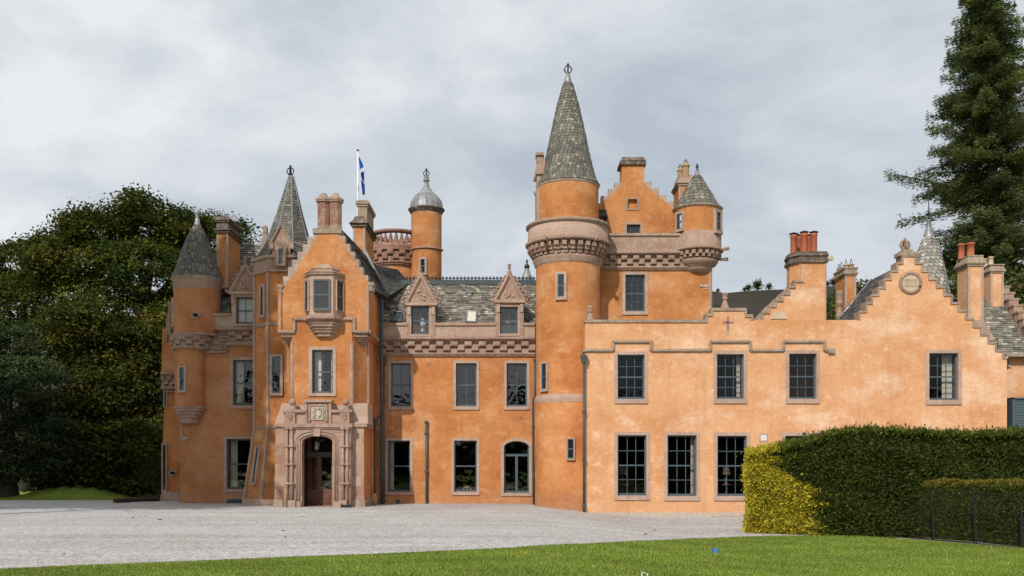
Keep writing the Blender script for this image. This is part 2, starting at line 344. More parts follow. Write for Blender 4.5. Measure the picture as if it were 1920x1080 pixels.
# ------------------------------------------------------------------ windows
def window(px0, px1, py0, py1, d, cols=2, rows=2, recess=.2, mar=(.13, .13, .13, .16), glass=None, curtain=None, arch=0, M=None, uz=None, stone=None, blind=0, parent=None, fan=False, bar=.028, label=None, mid=True):
    """sash window; returns the hole to cut in its wall, in photo pixels"""
    glass = glass or GLASS; stone = stone or STONEP
    if M is None: M = lin(0, d); u0, u1, z0, z1 = WX(px0, d), WX(px1, d), WZ(py1, d), WZ(py0, d)
    else: u0, u1, z0, z1 = uz
    hole = recess > .12; wi = -recess if hole else .045; fr = .065 if (u1-u0) > .45 else .04
    f = MB(); B = lambda a0, a1, b0, b1, c0, c1: f.obox(M, a0, a1, c0, c1, b0, b1)
    B(u0, u0+fr, z0, z1, wi-.05, wi+.03); B(u1-fr, u1, z0, z1, wi-.05, wi+.03)
    B(u0+fr, u1-fr, z1-fr, z1, wi-.05, wi+.03) if not arch else None
    B(u0+fr, u1-fr, z0, z0+fr*1.5, wi-.05, wi+.035)
    zm = (z0+z1)/2
    if mid: B(u0+fr, u1-fr, zm-.03, zm+.03, wi-.04, wi+.02)
    for i in range(1, cols):
        u = u0+fr+(u1-u0-2*fr)*i/cols; B(u-bar/2, u+bar/2, z0+fr*1.5, z1-fr*(0 if arch else 1), wi-.02, wi+.012)
    rr = rows//2
    for half in ((z0+fr*1.5, zm-.03), (zm+.03, z1-fr)):
        for j in range(1, rr):
            z = half[0]+(half[1]-half[0])*j/rr; B(u0+fr, u1-fr, z-bar/2, z+bar/2, wi-.02, wi+.012)
    if arch:
        c_ = (u0+u1)/2; R = ((u1-u0)/2); n = 10
        pr = [M(c_+R*math.cos(math.pi*i/n), wi, z1+arch*math.sin(math.pi*i/n)) for i in range(n+1)]
        f.tube(pr, .04, 6, smooth=False)
        f.obox(M, u0+fr, u1-fr, wi-.05, wi+.04, z1-.42, z1-.31)
    if fan:
        f.obox(M, (u0+u1)/2-.06, (u0+u1)/2+.06, wi-.04, wi+.03, z0, z1-.4)
    w = f.build('window', SASH, parent or C)
    if label: w['label'] = label
    g = MB()
    if arch:
        n = 10; c_ = (u0+u1)/2; R = (u1-u0)/2
        top = [M(c_+R*math.cos(math.pi*i/n), wi-.01, z1+arch*math.sin(math.pi*i/n)) for i in range(n+1)]
        g.add([M(u0, wi-.01, z0), M(u1, wi-.01, z0)]+top, [tuple(range(n+3))])
    else: 
        g.add([M(u0+.02, wi-.01, z0+.02), M(u1-.02, wi-.01, z0+.02), M(u1-.02, wi-.01, z1-.02), M(u0+.02, wi-.01, z1-.02)], [(0, 1, 2, 3)])
    g.build('glass', glass, w)
    if not hole:
        b = MB(); b.obox(M, u0-.01, u1+.01, wi-.035, wi-.02, z0, z1+arch*.9); b.build('interior', DARK, w)
    l, r, t, bt = mar; s = MB(); w0 = -.34 if hole else -.12; w1 = .035 if hole else .10
    if arch:
        n = 12; c_ = (u0+u1)/2; R = (u1-u0)/2
        s.obox(M, u0-l, u0, w0, w1, z0, z1); s.obox(M, u1, u1+r, w0, w1, z0, z1)
        for i in range(n):
            a0, a1 = math.pi*i/n, math.pi*(i+1)/n; q = []
            for a_ in (a0, a1):
                for w_ in (w0, w1):
                    q += [M(c_+R*math.cos(a_), w_, z1+arch*math.sin(a_)), M(c_+(R+l)*math.cos(a_), w_, z1+(arch+t)*math.sin(a_))]
            s.add(q, [(0, 1, 3, 2), (4, 6, 7, 5), (0, 4, 5, 1), (2, 3, 7, 6), (0, 2, 6, 4), (1, 5, 7, 3)])
    else:
        s.obox(M, u0-l, u0, w0, w1, z0, z1+t); s.obox(M, u1, u1+r, w0, w1, z0, z1+t); s.obox(M, u0, u1, w0, w1, z1, z1+t)
    s.obox(M, u0-l, u1+r, w0, w1+.03, z0-bt, z0)
    s.build('surround', stone, w)
    if curtain:
        for side in curtain:
            c = MB(); W_ = (u1-u0)*side[1]; n = 18; vs = []
            for i in range(n+1):
                x = (u0+.05+W_*i/n) if side[0] == 'l' else (u1-.05-W_*i/n)
                y = wi-(.28 if hole else .012)+(.035 if hole else .004)*math.sin(i*2.1)
                vs += [M(x, y, z0), M(x, y, z1)]
            c.add(vs, [(2*i, 2*i+2, 2*i+3, 2*i+1) for i in range(n)], smooth=True)
            c.build('curtain', side[2] if len(side) > 2 else CURT, w)
    if blind:
        c = MB(); c.obox(M, u0+.03, u1-.03, wi-.14, wi-.12, z1-(z1-z0)*blind, z1-.02); c.build('blind', BLIND, w)
    m_ = .05*F/d
    if arch:
        n = 10; c_ = (px0+px1)/2; R = (px1-px0)/2+m_; A = arch*F/d+m_
        return [(px0-m_, py1+m_), (px1+m_, py1+m_)]+[(c_+R*math.cos(math.pi*i/n), py0-A*math.sin(math.pi*i/n)) for i in range(n+1)]
    return [(px0-m_, py1+m_), (px1+m_, py1+m_), (px1+m_, py0-m_), (px0-m_, py0-m_)]

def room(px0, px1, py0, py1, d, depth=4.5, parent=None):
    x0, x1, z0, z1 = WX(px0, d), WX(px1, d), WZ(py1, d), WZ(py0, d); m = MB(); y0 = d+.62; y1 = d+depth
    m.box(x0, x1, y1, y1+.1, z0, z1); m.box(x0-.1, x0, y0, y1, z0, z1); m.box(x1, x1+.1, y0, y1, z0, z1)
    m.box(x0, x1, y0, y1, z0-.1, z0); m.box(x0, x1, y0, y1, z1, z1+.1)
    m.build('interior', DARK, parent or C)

def coping(mb, path, d, th, w=5, proj=.06, mi=0, back=.04):
    """slabs along a stepped outline (photo pixels); w = thickness in pixels"""
    for (x0, y0), (x1, y1) in zip(path, path[1:]):
        if abs(y0-y1) < .6:
            a0, a1 = sorted((x0, x1)); mb.box(WX(a0, d)-.03, WX(a1, d)+.03, d-proj, d+th+back, WZ(y0+w, d), WZ(y0, d)+.01, mi)
        elif abs(x0-x1) < .6:
            a0, a1 = sorted((y0, y1)); s = 1
            mb.box(WX(x0-w/2, d), WX(x0+w/2, d), d-proj*.6, d+th+back*.5, WZ(a1, d), WZ(a0+w*.6, d), mi)
        else:
            A, B = P(x0, y0, d), P(x1, y1, d); h = w*d/F
            mb.add([A+Vector((0, -proj, 0)), B+Vector((0, -proj, 0)), B+Vector((0, -proj, -h)), A+Vector((0, -proj, -h)),
                    A+Vector((0, th+back, 0)), B+Vector((0, th+back, 0)), B+Vector((0, th+back, -h)), A+Vector((0, th+back, -h))],
                   [(0, 1, 2, 3), (7, 6, 5, 4), (0, 4, 5, 1), (3, 2, 6, 7), (0, 3, 7, 4), (1, 5, 6, 2)], mi)

def ring_finial(name, c, R, mt, parent, h=.25, flat=.03, stem=.05):
    m = MB(); m.lathe(c[0], c[1], [(stem*1.6, c[2]), (stem*1.9, c[2]+.05), (stem*.7, c[2]+.08), (stem*.6, c[2]+h)], 10)
    z = c[2]+h+R; m.torus((c[0], c[1], z), R, flat, 'y'); m.torus((c[0], c[1], z), R, flat, 'x')
    m.tube([(c[0], c[1], z-R), (c[0], c[1], z+R)], flat*.8); m.ball((c[0], c[1], z+R+.07), .06, 8)
    return m.build(name, mt, parent)
def urn_finial(c, h, mt, parent, name='finial', k=1):
    m = MB(); m.lathe(c[0], c[1], [(r*h*k, c[2]+z*h) for r, z in [(.26, 0), (.26, .08), (.22, .12), (.17, .3), (.10, .48), (.09, .55), (.14, .6), (.16, .66), (.11, .72), (.13, .8), (.17, .92), (.15, 1), (.001, 1.0)]], 8, smooth=False)
    return m.build(name, mt, parent)

def chimney(x0, x1, y0, y1, z0, z1, cap, harl, pots=(), capm=None, parent=None, quoin=True, label=None):
    """stack, then cap courses [(height, overhang)], then pots [(x, y, r, h, material, cowl)]"""
    m = MB(); m.box(x0, x1, y0, y1, z0, z1); st = m.build('chimney', harl, parent or C)
    if label: st['label'] = label
    if quoin:
        q = MB()
        for x in (x0, x1):
            q.box(x-(.02 if x == x0 else .09), x+(.09 if x == x0 else .02), y0-.02, y0+.07, z0, z1-.003)
        q.build('quoin', STONEP, st)
    c = MB(); z = z1
    for h, o in cap:
        if isinstance(o, tuple): c.prism([(x0-o[0], y0-o[0]), (x1+o[0], y0-o[0]), (x1+o[0], y1+o[0]), (x0-o[0], y1+o[0])], z, z+h, 0, [(x0-o[1], y0-o[1]), (x1+o[1], y0-o[1]), (x1+o[1], y1+o[1]), (x0-o[1], y1+o[1])])
        else: c.box(x0-o, x1+o, y0-o, y1+o, z, z+h)
        z += h
    c.build('cap', capm or SOOTY, st)
    for x, y, r, h, mt, cowl in pots:
        p = MB(); p.lathe(x, y, [(r*1.0, z-.05), (r*1.02, z+h*.1), (r*.93, z+h*.12), (r*.93, z+h*.86), (r*1.1, z+h*.88), (r*1.1, z+h), (r*.75, z+h), (r*.7, z+h*.6)], 14)
        po = p.build('chimney_pot', mt, st)
        if cowl == 'lid':
            q = MB(); q.lathe(x, y, [(.001, z+h+.16), (r*1.45, z+h+.09), (r*1.45, z+h+.06), (.001, z+h+.08)], 12)
            for k in range(4): a_ = k*math.pi/2+.5; q.tube([(x+r*.9*math.cos(a_), y+r*.9*math.sin(a_), z+h-.02), (x+r*.9*math.cos(a_), y+r*.9*math.sin(a_), z+h+.09)], .012, 4)
            q.build('cowl', IRON, po)
        if cowl == 'spike':
            q = MB()
            for k in range(4): a_ = k*math.pi/2+.4; q.tube([(x+r*.8*math.cos(a_), y+r*.8*math.sin(a_), z+h-.02), (x, y, z+h+.3)], .013, 4)
            q.build('bird_guard', IRON, po)
    return st

def pipe(pts, r=.055, name='drainpipe', hop=None, collars=(), parent=None):
    m = MB(); m.tube(pts, r, 8)
    for c in collars: m.lathe(c[0], c[1], [(r*1.5, c[2]-.06), (r*1.6, c[2]-.03), (r*1.6, c[2]+.03), (r*1.5, c[2]+.06)], 8)
    if hop: m.prism([(hop[0]-.10, hop[1]-.09), (hop[0]+.10, hop[1]-.09), (hop[0]+.10, hop[1]+.09), (hop[0]-.10, hop[1]+.09)], hop[2], hop[2]+.32, 0, [(hop[0]-.16, hop[1]-.13), (hop[0]+.16, hop[1]-.13), (hop[0]+.16, hop[1]+.13), (hop[0]-.16, hop[1]+.13)])
    return m.build(name, PIPE, parent or C)
def quoins(pts, w=.09, name='quoin', mt=None, parent=None, k=.02):
    m = MB()
    for A, B in zip(pts, pts[1:]): m.tube([A, B], w*.72, 4, smooth=False)
    return m.build(name, mt or STONEP, parent or C)

# ================================================================== LEFT WING  (d 48.5)
DL = 48.5
h = [window(437, 475, 675, 760, DL, 2, 2, curtain=[('l', .35)]), window(425, 470, 823, 917, DL, 1, 2, curtain=[('l', .3)]),
     window(443, 475, 557, 607, DL-.2, 2, 2, mar=(.12, .12, .1, .12), blind=.95, recess=.16)]
w = MB()
w.slab([(338, 950), (483, 950), (483, 644), (427, 644), (427, 661), (345, 661), (338, 700)], DL, .6, h[:2], 0)
w.box(WX(338, DL), WX(338, DL)+.6, DL+.6, DL+6, -.2, WZ(600, DL)); w.box(WX(338, DL)+.6, WX(540, DL), DL+5.4, DL+6, -.2, WZ(600, DL))
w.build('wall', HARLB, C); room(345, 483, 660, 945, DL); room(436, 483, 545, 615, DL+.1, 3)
c = MB(); M = lin(WX(430, DL), DL)
zt, zb = WZ(618, DL), WZ(646, DL); LL = WX(483, DL)-WX(430, DL)
corbels(c, M, LL, zt, zb, .58, .24)
c.slab([(390, 663), (430, 663), (430, 646), (483, 646), (483, 616), (390, 616)], DL-.03, .3)
for k in range(3):                                                       # stepped strings falling to the turret corbel
    o = k*5; pr = .22-.06*k
    path = [(430, 632+o), (412+o, 632+o), (412+o, 650+o*.8), (385, 650+o*.8)]
    c.tube([P(x, y, DL-pr*.5) for x, y in path], .075, 6, smooth=False)
c.tube([P(483, 645, DL-.15), P(425, 645, DL-.15), P(425, 660, DL-.15), P(380, 660, DL-.15)], .07, 6, smooth=False)
c.build('corbel_course', STONE, C)
s = MB(); s.tube([P(483, 616, DL-.3), P(393, 616, DL-.3), P(393, 632, DL-.3), P(385, 632, DL-.3)], .075, 6, rope=.22); s.build('rope_moulding', STONE, C)
s = MB(); s.slab([(392, 616), (483, 616), (483, 545), (434, 545), (434, 592), (392, 592)], DL-.22, .5, [h[2]]); s.build('parapet', STONEP, C)
s = MB(); s.pbox(389, 432, 587, 592, DL-.32, DL+.35); s.build('coping', STONE, C)

def dormer(pxl, pxr, zbase, apex, d, finh, scroll=True, th=.5, harl=None, depth=2.4, scx=5):
    """pediment over a dormer window with scrolls, finial and a small slated roof behind"""
    ax, ay = apex; m = MB(); m.slab([(pxl, zbase), (pxr, zbase), (ax, ay)], d-.02, .3); pd = m.build('pediment', STONE, C)
    q = MB()
    for A, B in (((pxl-3, zbase+1), (ax, ay-3)), ((pxr+3, zbase+1), (ax, ay-3))):
        q.tube([P(*A, d-.08), P(*B, d-.08)], .075, 4, smooth=False)
    q.pbox(pxl-5, pxr+5, zbase-1, zbase+4, d-.14, d+.25); q.pbox(pxl-1, pxl+5, zbase+4, zbase+22, d-.06, d+.1); q.pbox(pxr-5, pxr+1, zbase+4, zbase+22, d-.06, d+.1)
    ih = (zbase-ay); cx = (pxl+pxr)/2                                    # carved panel inside
    for k in range(7): q.ball(P(ax+random.uniform(-.16, .16)*(pxr-pxl), zbase-ih*random.uniform(.12, .45), d-.03), .07, 6)
    q.build('pediment_moulding', STONEP, pd)
    if scroll:
        for sgn, ex in ((-1, pxl-3), (1, pxr+3)):
            q = MB()
            for k in range(6):
                t = (k+.4)/6; x = ex+(ax-ex)*t+sgn*scx*(1-.3*t); y = zbase+(ay-zbase)*t-1
                q.torus(P(x, y, d+.08), .15-.014*k, .05, 'y', 10); q.ball(P(x+sgn*2, y+3, d+.08), .07, 6); q.ball(P(x-sgn*3, y+1, d+.06), .08, 6)
            q.build('scroll', STONE, pd)
    urn_finial(P(ax, ay-2, d+.1), finh*d/F, STONE, pd)
    r = MB(); A, B, T = P(pxl, zbase+1, d+.3), P(pxr, zbase+1, d+.3), P(ax, ay+4, d+.3); V = Vector((0, depth, 0))
    slates(r, A, A+V, T+V, T, .22, .18); slates(r, B, B+V, T+V, T, .22, .18)
    for q_, q2 in ((A, 0), (B, 0)):
        r.box(q_.x-.06, q_.x+.06, d+.3, d+.3+depth, q_.z-1.9, q_.z, 1)
    r.build('dormer_roof', [SLATE, SLATEB], C); return pd
dormer(434, 485, 547, (460, 500), DL-.24, 14, depth=1.6)
r = MB(); slates(r, P(398, 596, DL+.4), P(500, 596, DL+.4), P(500, 459, 52), P(424, 459, 52), .30, .2, 1.6, (1.05, 1, .93))
slates(r, P(398, 596, DL+.4), P(424, 459, 52), Vector((WX(424, 52), 56, WZ(459, 52))), Vector((WX(398, DL+.4), 56, WZ(596, DL+.4))), .3, .2)
r.box(WX(430, 52), WX(510, 52), 51.9, 52.15, WZ(461, 52), WZ(457, 52), 2)
r.build('roof', [SLATE, SLATEB, LEAD], C)
x1 = WX(427, 49); chimney(WX(407, 49), x1, 49, 51.2, WZ(540, 49), WZ(437, 49), [(.12, .12), (.1, (.2, .05)), (.32, .02), (.08, .1), (.09, .16), (.1, (.16, .02))], HARL, capm=SOOTY)
m = MB(); x, y, z = WX(432, 50), 50.6, WZ(408, 50); m.add([(x-.2, y-.3, z-.1), (x+.3, y-.3, z-.1), (x+.05, y-.3, z+.3), (x-.2, y+.3, z-.1), (x+.3, y+.3, z-.1), (x+.05, y+.3, z+.3)], [(0, 1, 2), (3, 5, 4), (0, 2, 5, 3), (1, 4, 5, 2), (0, 3, 4, 1)]); m.build('cowl', LEAD, C)
m = MB(); m.slab([(486, 476), (508, 476), (500, 436), (493, 436)], 50.5, .3); m.pbox(493, 500, 424, 437, 50.5, 50.8); m.ball(P(496.5, 427, 50.6), .13, 8); m.build('gablet', STONEG, C)
# foot grate
m = MB(); m.pbox(421, 459, 933, 946, DL-.02, DL+.1); m.build('grate_surround', STONEP, C)
m = MB(); m.pbox(425, 456, 936, 944, DL-.03, DL+.05); 
for k in range(9): m.pbox(426+k*3.4, 427+k*3.4, 936, 944, DL-.05, DL)
m.build('grate', PIPE, C)
# corner skew stones and thin quoin on the left corner
q = MB(); q.pbox(338, 341, 792, 820, DL-.03, DL+.1); q.pbox(338, 354, 819, 823, DL-.08, DL+.1); q.pbox(341, 350, 823, 827, DL-.05, DL+.1); q.build('corner_stone', STONEP, C)

# ---- corner turret, corbelled out twice
TX, TY = WX(356.5, 48.4), 48.4; r1 = 27*48.4/F; UX, UY = WX(370, 48.75), 48.75; r2 = 42.5*48.75/F
t = MB(); t.lathe(TX, TY, [(r1, WZ(768, 48.9)), (r1, WZ(655, 48.9))], 40); t.lathe(UX, UY, [(r2, WZ(634, 49)), (r2, WZ(546, 49))], 44)
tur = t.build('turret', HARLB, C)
t = MB()
prof = [(.02, 796), (.62, 795), (.66, 790), (.66, 786), (.78, 785), (.80, 780), (.92, 779), (.94, 774), (1.05, 773), (1.08, 768), (1.0, 767)]
t.lathe(TX, TY, [(r1*a_, WZ(y_, 48.9)) for a_, y_ in prof], 32, smooth=False); t.build('corbel_base', STONE, tur)
t = MB(); pts = [Vector((TX+(r1+.05)*math.cos(a_), TY+(r1+.05)*math.sin(a_), WZ(766, 48.9))) for a_ in np.linspace(math.pi*.98, 2.02*math.pi, 60)]
t.tube(pts, .055, 6, rope=.22); 
pts = [Vector((UX+(r2+.06)*math.cos(a_), UY+(r2+.06)*math.sin(a_), WZ(632, 49))) for a_ in np.linspace(math.pi*.9, 1.9*math.pi, 70)]
t.tube(pts, .06, 6, rope=.22); t.build('rope_moulding', STONE, tur)
t = MB(); mx_, my_ = (TX+UX)/2-.1, (TY+UY)/2; rr = (r1+.12)
t.lathe(mx_, my_, [(r1+.04, WZ(662, 49)), (r1+.1, WZ(659, 49)), (r1+.16, WZ(655, 49)), (r2-.18, WZ(643, 49)), (r2-.05, WZ(634, 49))], 36)
M = pol(mx_+.04, my_, (r1+r2)/2-.05, math.pi*1.0); corbels(t, M, math.pi*((r1+r2)/2-.05), WZ(633, 49), WZ(660, 49), .5, .2, 0, 3)
t.build('corbel_course', STONE, tur)
t = MB(); t.lathe(UX, UY, [(r2, WZ(548, 49)), (r2+.03, WZ(547, 49)), (r2+.03, WZ(531, 49)), (r2+.12, WZ(529, 49)), (r2+.14, WZ(526, 49)), (r2+.08, WZ(524, 49))], 44); t.build('eaves_band', STONEP, tur)
t = MB(); AX, AY = WX(373, 49.1), 49.1
cone_slates(t, UX, UY, [(r2+.14, WZ(527, 49)), (r2*.92, WZ(508, 49)), (r2*.70, WZ(478, 49)), (r2*.46, WZ(450, 49)), (.13, WZ(422, 49))], .17, .14, 1.05, (1.05, 1, .92))
t.build('roof', [SLATE, SLATEB], tur)
t = MB(); t.lathe(UX, UY, [(.17, WZ(426, 49)), (.1, WZ(412, 49)), (.06, WZ(410, 49)), (.12, WZ(408, 49)), (.07, WZ(406, 49)), (.15, WZ(403, 49)), (.12, WZ(398, 49)), (.02, WZ(396, 49))], 12); t.build('finial', LEADP, tur)
th = math.radians(180+17); Mw = lambda cx, cy, r_, a_: (lambda s_, w_, z_: Vector((cx+(r_+w_)*math.cos(a_)-s_*math.sin(a_), cy+(r_+w_)*math.sin(a_)+s_*math.cos(a_), z_)))
def slit(cx, cy, r_, ang, wd, z0, z1, parent=C, cols=1, mr=.1, curtain=None):
    a_ = math.radians(ang); M_ = Mw(cx, cy, r_-.015, a_)
    window(0, 0, 0, 0, 40, cols, 2, recess=.02, mar=(mr, mr, mr, mr*1.2), M=M_, uz=(-wd/2, wd/2, z0, z1), parent=parent, curtain=curtain)
slit(TX, TY, r1, 258, .22, WZ(733, 48.2), WZ(691, 48.2)); slit(UX, UY, r2, 197, .34, WZ(613, 49), WZ(567, 49))
def oculus(px, py, d, parent=C, tilt=0):
    m = MB(); p = P(px, py, d); m.torus((0, 0, 0), .17, .05, 'y', 14); m.v = [(p.x+x*1.15, p.y+y, p.z+z*.75) for x, y, z in m.v]; o = m.build('oculus', STONEP, parent)
    m = MB(); m.ball((0, 0, 0), .15, 10); m.v = [(p.x+x*1.1, p.y+y*.2, p.z+z*.7) for x, y, z in m.v]; m.build('opening', DARK, o)
oculus(367, 591, 47.66)

# ---- receding west tower at the far left
m = MB(); m.slab([(305, 935), (345, 935), (345, 700), (309, 700), (309, 745), (305, 830)], 52, 4); m.slab([(303, 702), (345, 702), (345, 616), (304, 616)], 51.8, 4)
m.build('wall', HARL, C)
m = MB(); m.slab([(297, 950), (340, 950), (340, 922), (303, 922)], 51.7, 4.3); m.build('plinth', STONEP, C)
m = MB(); M = lin(WX(303, 51.9), 51.9); corbels(m, M, 1.1, WZ(702, 51.9), WZ(730, 51.9), .4, .14); m.tube([P(301, 700, 51.7), P(345, 700, 51.7)], .08, rope=.2)
m.tube([P(308, 734, 51.9), P(345, 734, 51.9)], .05); m.pbox(304, 309, 702, 722, 51.9, 55); m.build('corbel_course', STONE, C)
m = MB(); m.slab([(311, 628), (320, 628), (320, 590), (321, 572), (316, 574), (312, 600)], 51.6, 1.2); m.slab([(307, 640), (313, 640), (317, 590), (314, 585)], 51.7, 1); m.ball(P(318, 569, 51.9), .12, 8); m.pbox(316, 320, 570, 580, 51.8, 52); m.build('gablet', STONE, C)
m = MB(); slates(m, P(312, 624, 51.7), P(335, 624, 51.7), P(335, 560, 53.5), P(324, 560, 53.5), .3, .2, 1.1); m.build('roof', [SLATE, SLATEB], C)
oculus(324, 887, 51.95)
window(306, 312, 834, 919, 52, 1, 2, recess=.03, mar=(.06, .06, .1, .08)); window(309, 313, 700+25, 762, 52, 1, 2, recess=.03, mar=(.05, .05, .05, .05))

# ================================================================== STAIR TURRET (octagon)
OX, OY, OR = -10.66, 47.42, 1.55
def octa(cx, cy, R, rot=22.5): return [(cx+R*math.cos(math.radians(rot+45*k)), cy+R*math.sin(math.radians(rot+45*k))) for k in range(8)]
dF = OY-OR*math.cos(math.radians(22.5))
m = MB(); m.prism(octa(OX, OY, OR), WZ(800, 46.2), WZ(484, 46.2)); m.prism(octa(OX-.08, OY-.05, OR+.42), -.2, WZ(805, 46.2), 0, octa(OX, OY, OR+.04))
st = m.build('stair_turret', HARL, C)
m = MB(); m.prism(octa(OX, OY, OR+.05), WZ(508, 46.2), WZ(484, 46.2)); m.prism(octa(OX, OY, OR+.13), WZ(511, 46.2), WZ(507, 46.2)); m.prism(octa(OX, OY, OR+.2), WZ(486, 46.2), WZ(481, 46.2)); m.build('eaves_band', STONEP, st)
m = MB()
for py in (608, 801): m.prism(octa(OX, OY, OR+.09), WZ(py+2, 46.2), WZ(py-2, 46.2)); m.prism(octa(OX, OY, OR+.05), WZ(py+4, 46.2), WZ(py+2, 46.2))
m.build('string_course', STONE, st)
oc = octa(OX, OY, OR+.01); ob = octa(OX-.08, OY-.05, OR+.44); m = MB()
for k in (4, 5): m.tube([(oc[k][0], oc[k][1], WZ(800, 46)), (oc[k][0], oc[k][1], WZ(511, 46))], .085, 4, smooth=False); m.tube([(ob[k][0], ob[k][1], -.1), (oc[k][0], oc[k][1], WZ(803, 46))], .085, 4, smooth=False)
m.build('quoin', STONEP, st)
m = MB(); m.prism(octa(OX-.08, OY-.05, OR+.5), -.2, WZ(936, 46)); m.build('plinth', STONEP, st)
# spire
m = MB(); z0, z1 = WZ(483, 46.2), WZ(330, 47.4); top = (WX(546.5, 47.4), 47.4); R0 = OR+.30
R0 = OR+.14; lv = [(R0, z0), (R0*.80, WZ(474, 46.6)), (R0*.64, WZ(455, 46.8)), (R0*.36, WZ(400, 47.2)), (R0*.05+.02, z1)]
fr_ = []
for R_, z_ in lv:
    t_ = (z_-z0)/(z1-z0); fr_.append([Vector((x+(top[0]-OX)*t_*.9, y, z_)) for x, y in octa(OX, OY, R_)])
for a_, b_ in zip(fr_, fr_[1:]):
    for k in range(8): slates(m, a_[k], a_[(k+1) % 8], b_[(k+1) % 8], b_[k], .2, .15, 1.05, (1.04, 1, .92), .02)
sp = m.build('roof', [SLATE, SLATEB], st)
m = MB()
for k in range(8): m.tube([a_[k] for a_ in fr_], .034, 5)
m.lathe(top[0]-.05, top[1], [(.2, z1-.7), (.06, z1+.1)], 8); m.build('lead_hip', HIPL, sp)
ring_finial('finial', (top[0]-.05, top[1], z1+.05), .16, IRON, st, .02, .028, .07)
# spire dormer
window(523, 531, 467, 496, 45.8, 1, 2, recess=.05, mar=(.16, .16, .1, .08), stone=STONE)
m = MB(); m.slab([(510, 500), (544, 500), (544, 458), (527, 425), (510, 458)], 45.92, .35); pg = m.build('dormer', STONE, C)
m = MB(); m.tube([P(506, 460, 45.85), P(527, 420, 45.85), P(548, 460, 45.85)], .06, 4, smooth=False); m.pbox(504, 512, 456, 466, 45.78, 46.1); m.pbox(542, 550, 456, 466, 45.78, 46.1); m.build('pediment_moulding', STONEP, pg)
m = MB(); A, B, T = P(508, 459, 46.2), P(546, 459, 46.2), P(527, 425, 46.2); V = Vector((0, 1.0, 0)); slates(m, A, A+V, T+V, T, .2, .16); slates(m, B, B+V, T+V, T, .2, .16); m.build('dormer_roof', [SLATE, SLATEB], C)
# its slits
window(511, 526, 669, 737, dF, 1, 2, recess=.05, mar=(.12, .12, .12, .12))
Ml = lambda s_, w_, z_: Vector((oc[4][0], oc[4][1], 0)).lerp(Vector((oc[5][0], oc[5][1], 0)), s_/((Vector(oc[5])-Vector(oc[4])).length))+Vector((-w_*.7071, -w_*.7071, z_))
window(0, 0, 0, 0, 46, 1, 2, recess=.04, mar=(.14, .14, .1, .12), M=Ml, uz=(.66, .86, WZ(592, 46.4), WZ(539, 46.4)))
zA, zB = WZ(905, 46), WZ(838, 46)
Mb = lambda s_, w_, z_: Ml(s_, w_+.39*(1-z_/WZ(803, 46.2)), z_)+Vector((-.08*(1-z_/WZ(803, 46.2)), -.05*(1-z_/WZ(803, 46.2)), 0))
window(0, 0, 0, 0, 46, 1, 2, recess=.03, mar=(.12, .12, .06, .1), M=Mb, uz=(.5, .68, zA, zB))

# ================================================================== ENTRANCE BLOCK (front plane d 44)
DB = 44.0; XR = WX(690, DB); XRL = XR-.15
hw = window(585, 624, 656, 737, DB, 2, 2, curtain=[('l', .3, BLIND), ('r', .12, BLIND)], mar=(.14, .14, .14, .14))
m = MB(); m.slab([(530, 622), (690, 622), (690, 530), (633, 437), (600, 437), (531, 541)], DB, .6)
m.slab([(548, 790), (660, 790), (660, 622), (548, 622)], DB, .6, [hw])
# canted lower corners and the side wall
z_lo, z_hi = WZ(800, DB), WZ(624, DB)
def vq(mb, A, B, z0, z1, th=.3, mi=0):
    A, B = Vector((*A, 0)), Vector((*B, 0)); n = Vector((-(B-A).y, (B-A).x, 0)).normalized()*th
    mb.add([A+Vector((0, 0, z0)), B+Vector((0, 0, z0)), B+Vector((0, 0, z1)), A+Vector((0, 0, z1)), A+n+Vector((0, 0, z0)), B+n+Vector((0, 0, z0)), B+n+Vector((0, 0, z1)), A+n+Vector((0, 0, z1))],
           [(0, 1, 2, 3), (7, 6, 5, 4), (0, 4, 5, 1), (3, 2, 6, 7), (0, 3, 7, 4), (1, 5, 6, 2)], mi)
vq(m, (WX(660, DB)+.001, DB), (XRL, DB+1.0), z_lo-.8, z_hi); vq(m, (WX(528, DB), DB+1.0), (WX(548, DB)-.001, DB), z_lo-.8, z_hi)
vq(m, (XRL, DB+1.0), (XRL, 50), -.1, z_hi); vq(m, (XR, DB+.6), (XR, 50), z_hi-.12, WZ(536, DB), .3)
m.build('wall', HARL, C); room(562, 656, 506, 612, DB, 3); room(552, 656, 630, 760, DB, 3)
m = MB(); m.slab([(521, 622), (531, 622), (531, 541), (521, 541)], DB+.05, .5)     # left return up to the skew
m.build('wall', HARL, C)
quoins([P(548.5, 790, DB-.0), P(548.5, 640, DB)], .1); quoins([P(659.5, 790, DB), P(659.5, 640, DB)], .1)
quoins([Vector((XRL, DB+1.0, WZ(796, 45))), Vector((XRL, DB+1.0, WZ(636, 45)))], .08); quoins([P(689.5, 620, DB), P(689.5, 535, DB)], .08); quoins([P(526, 620, DB), P(526, 545, DB)], .07)
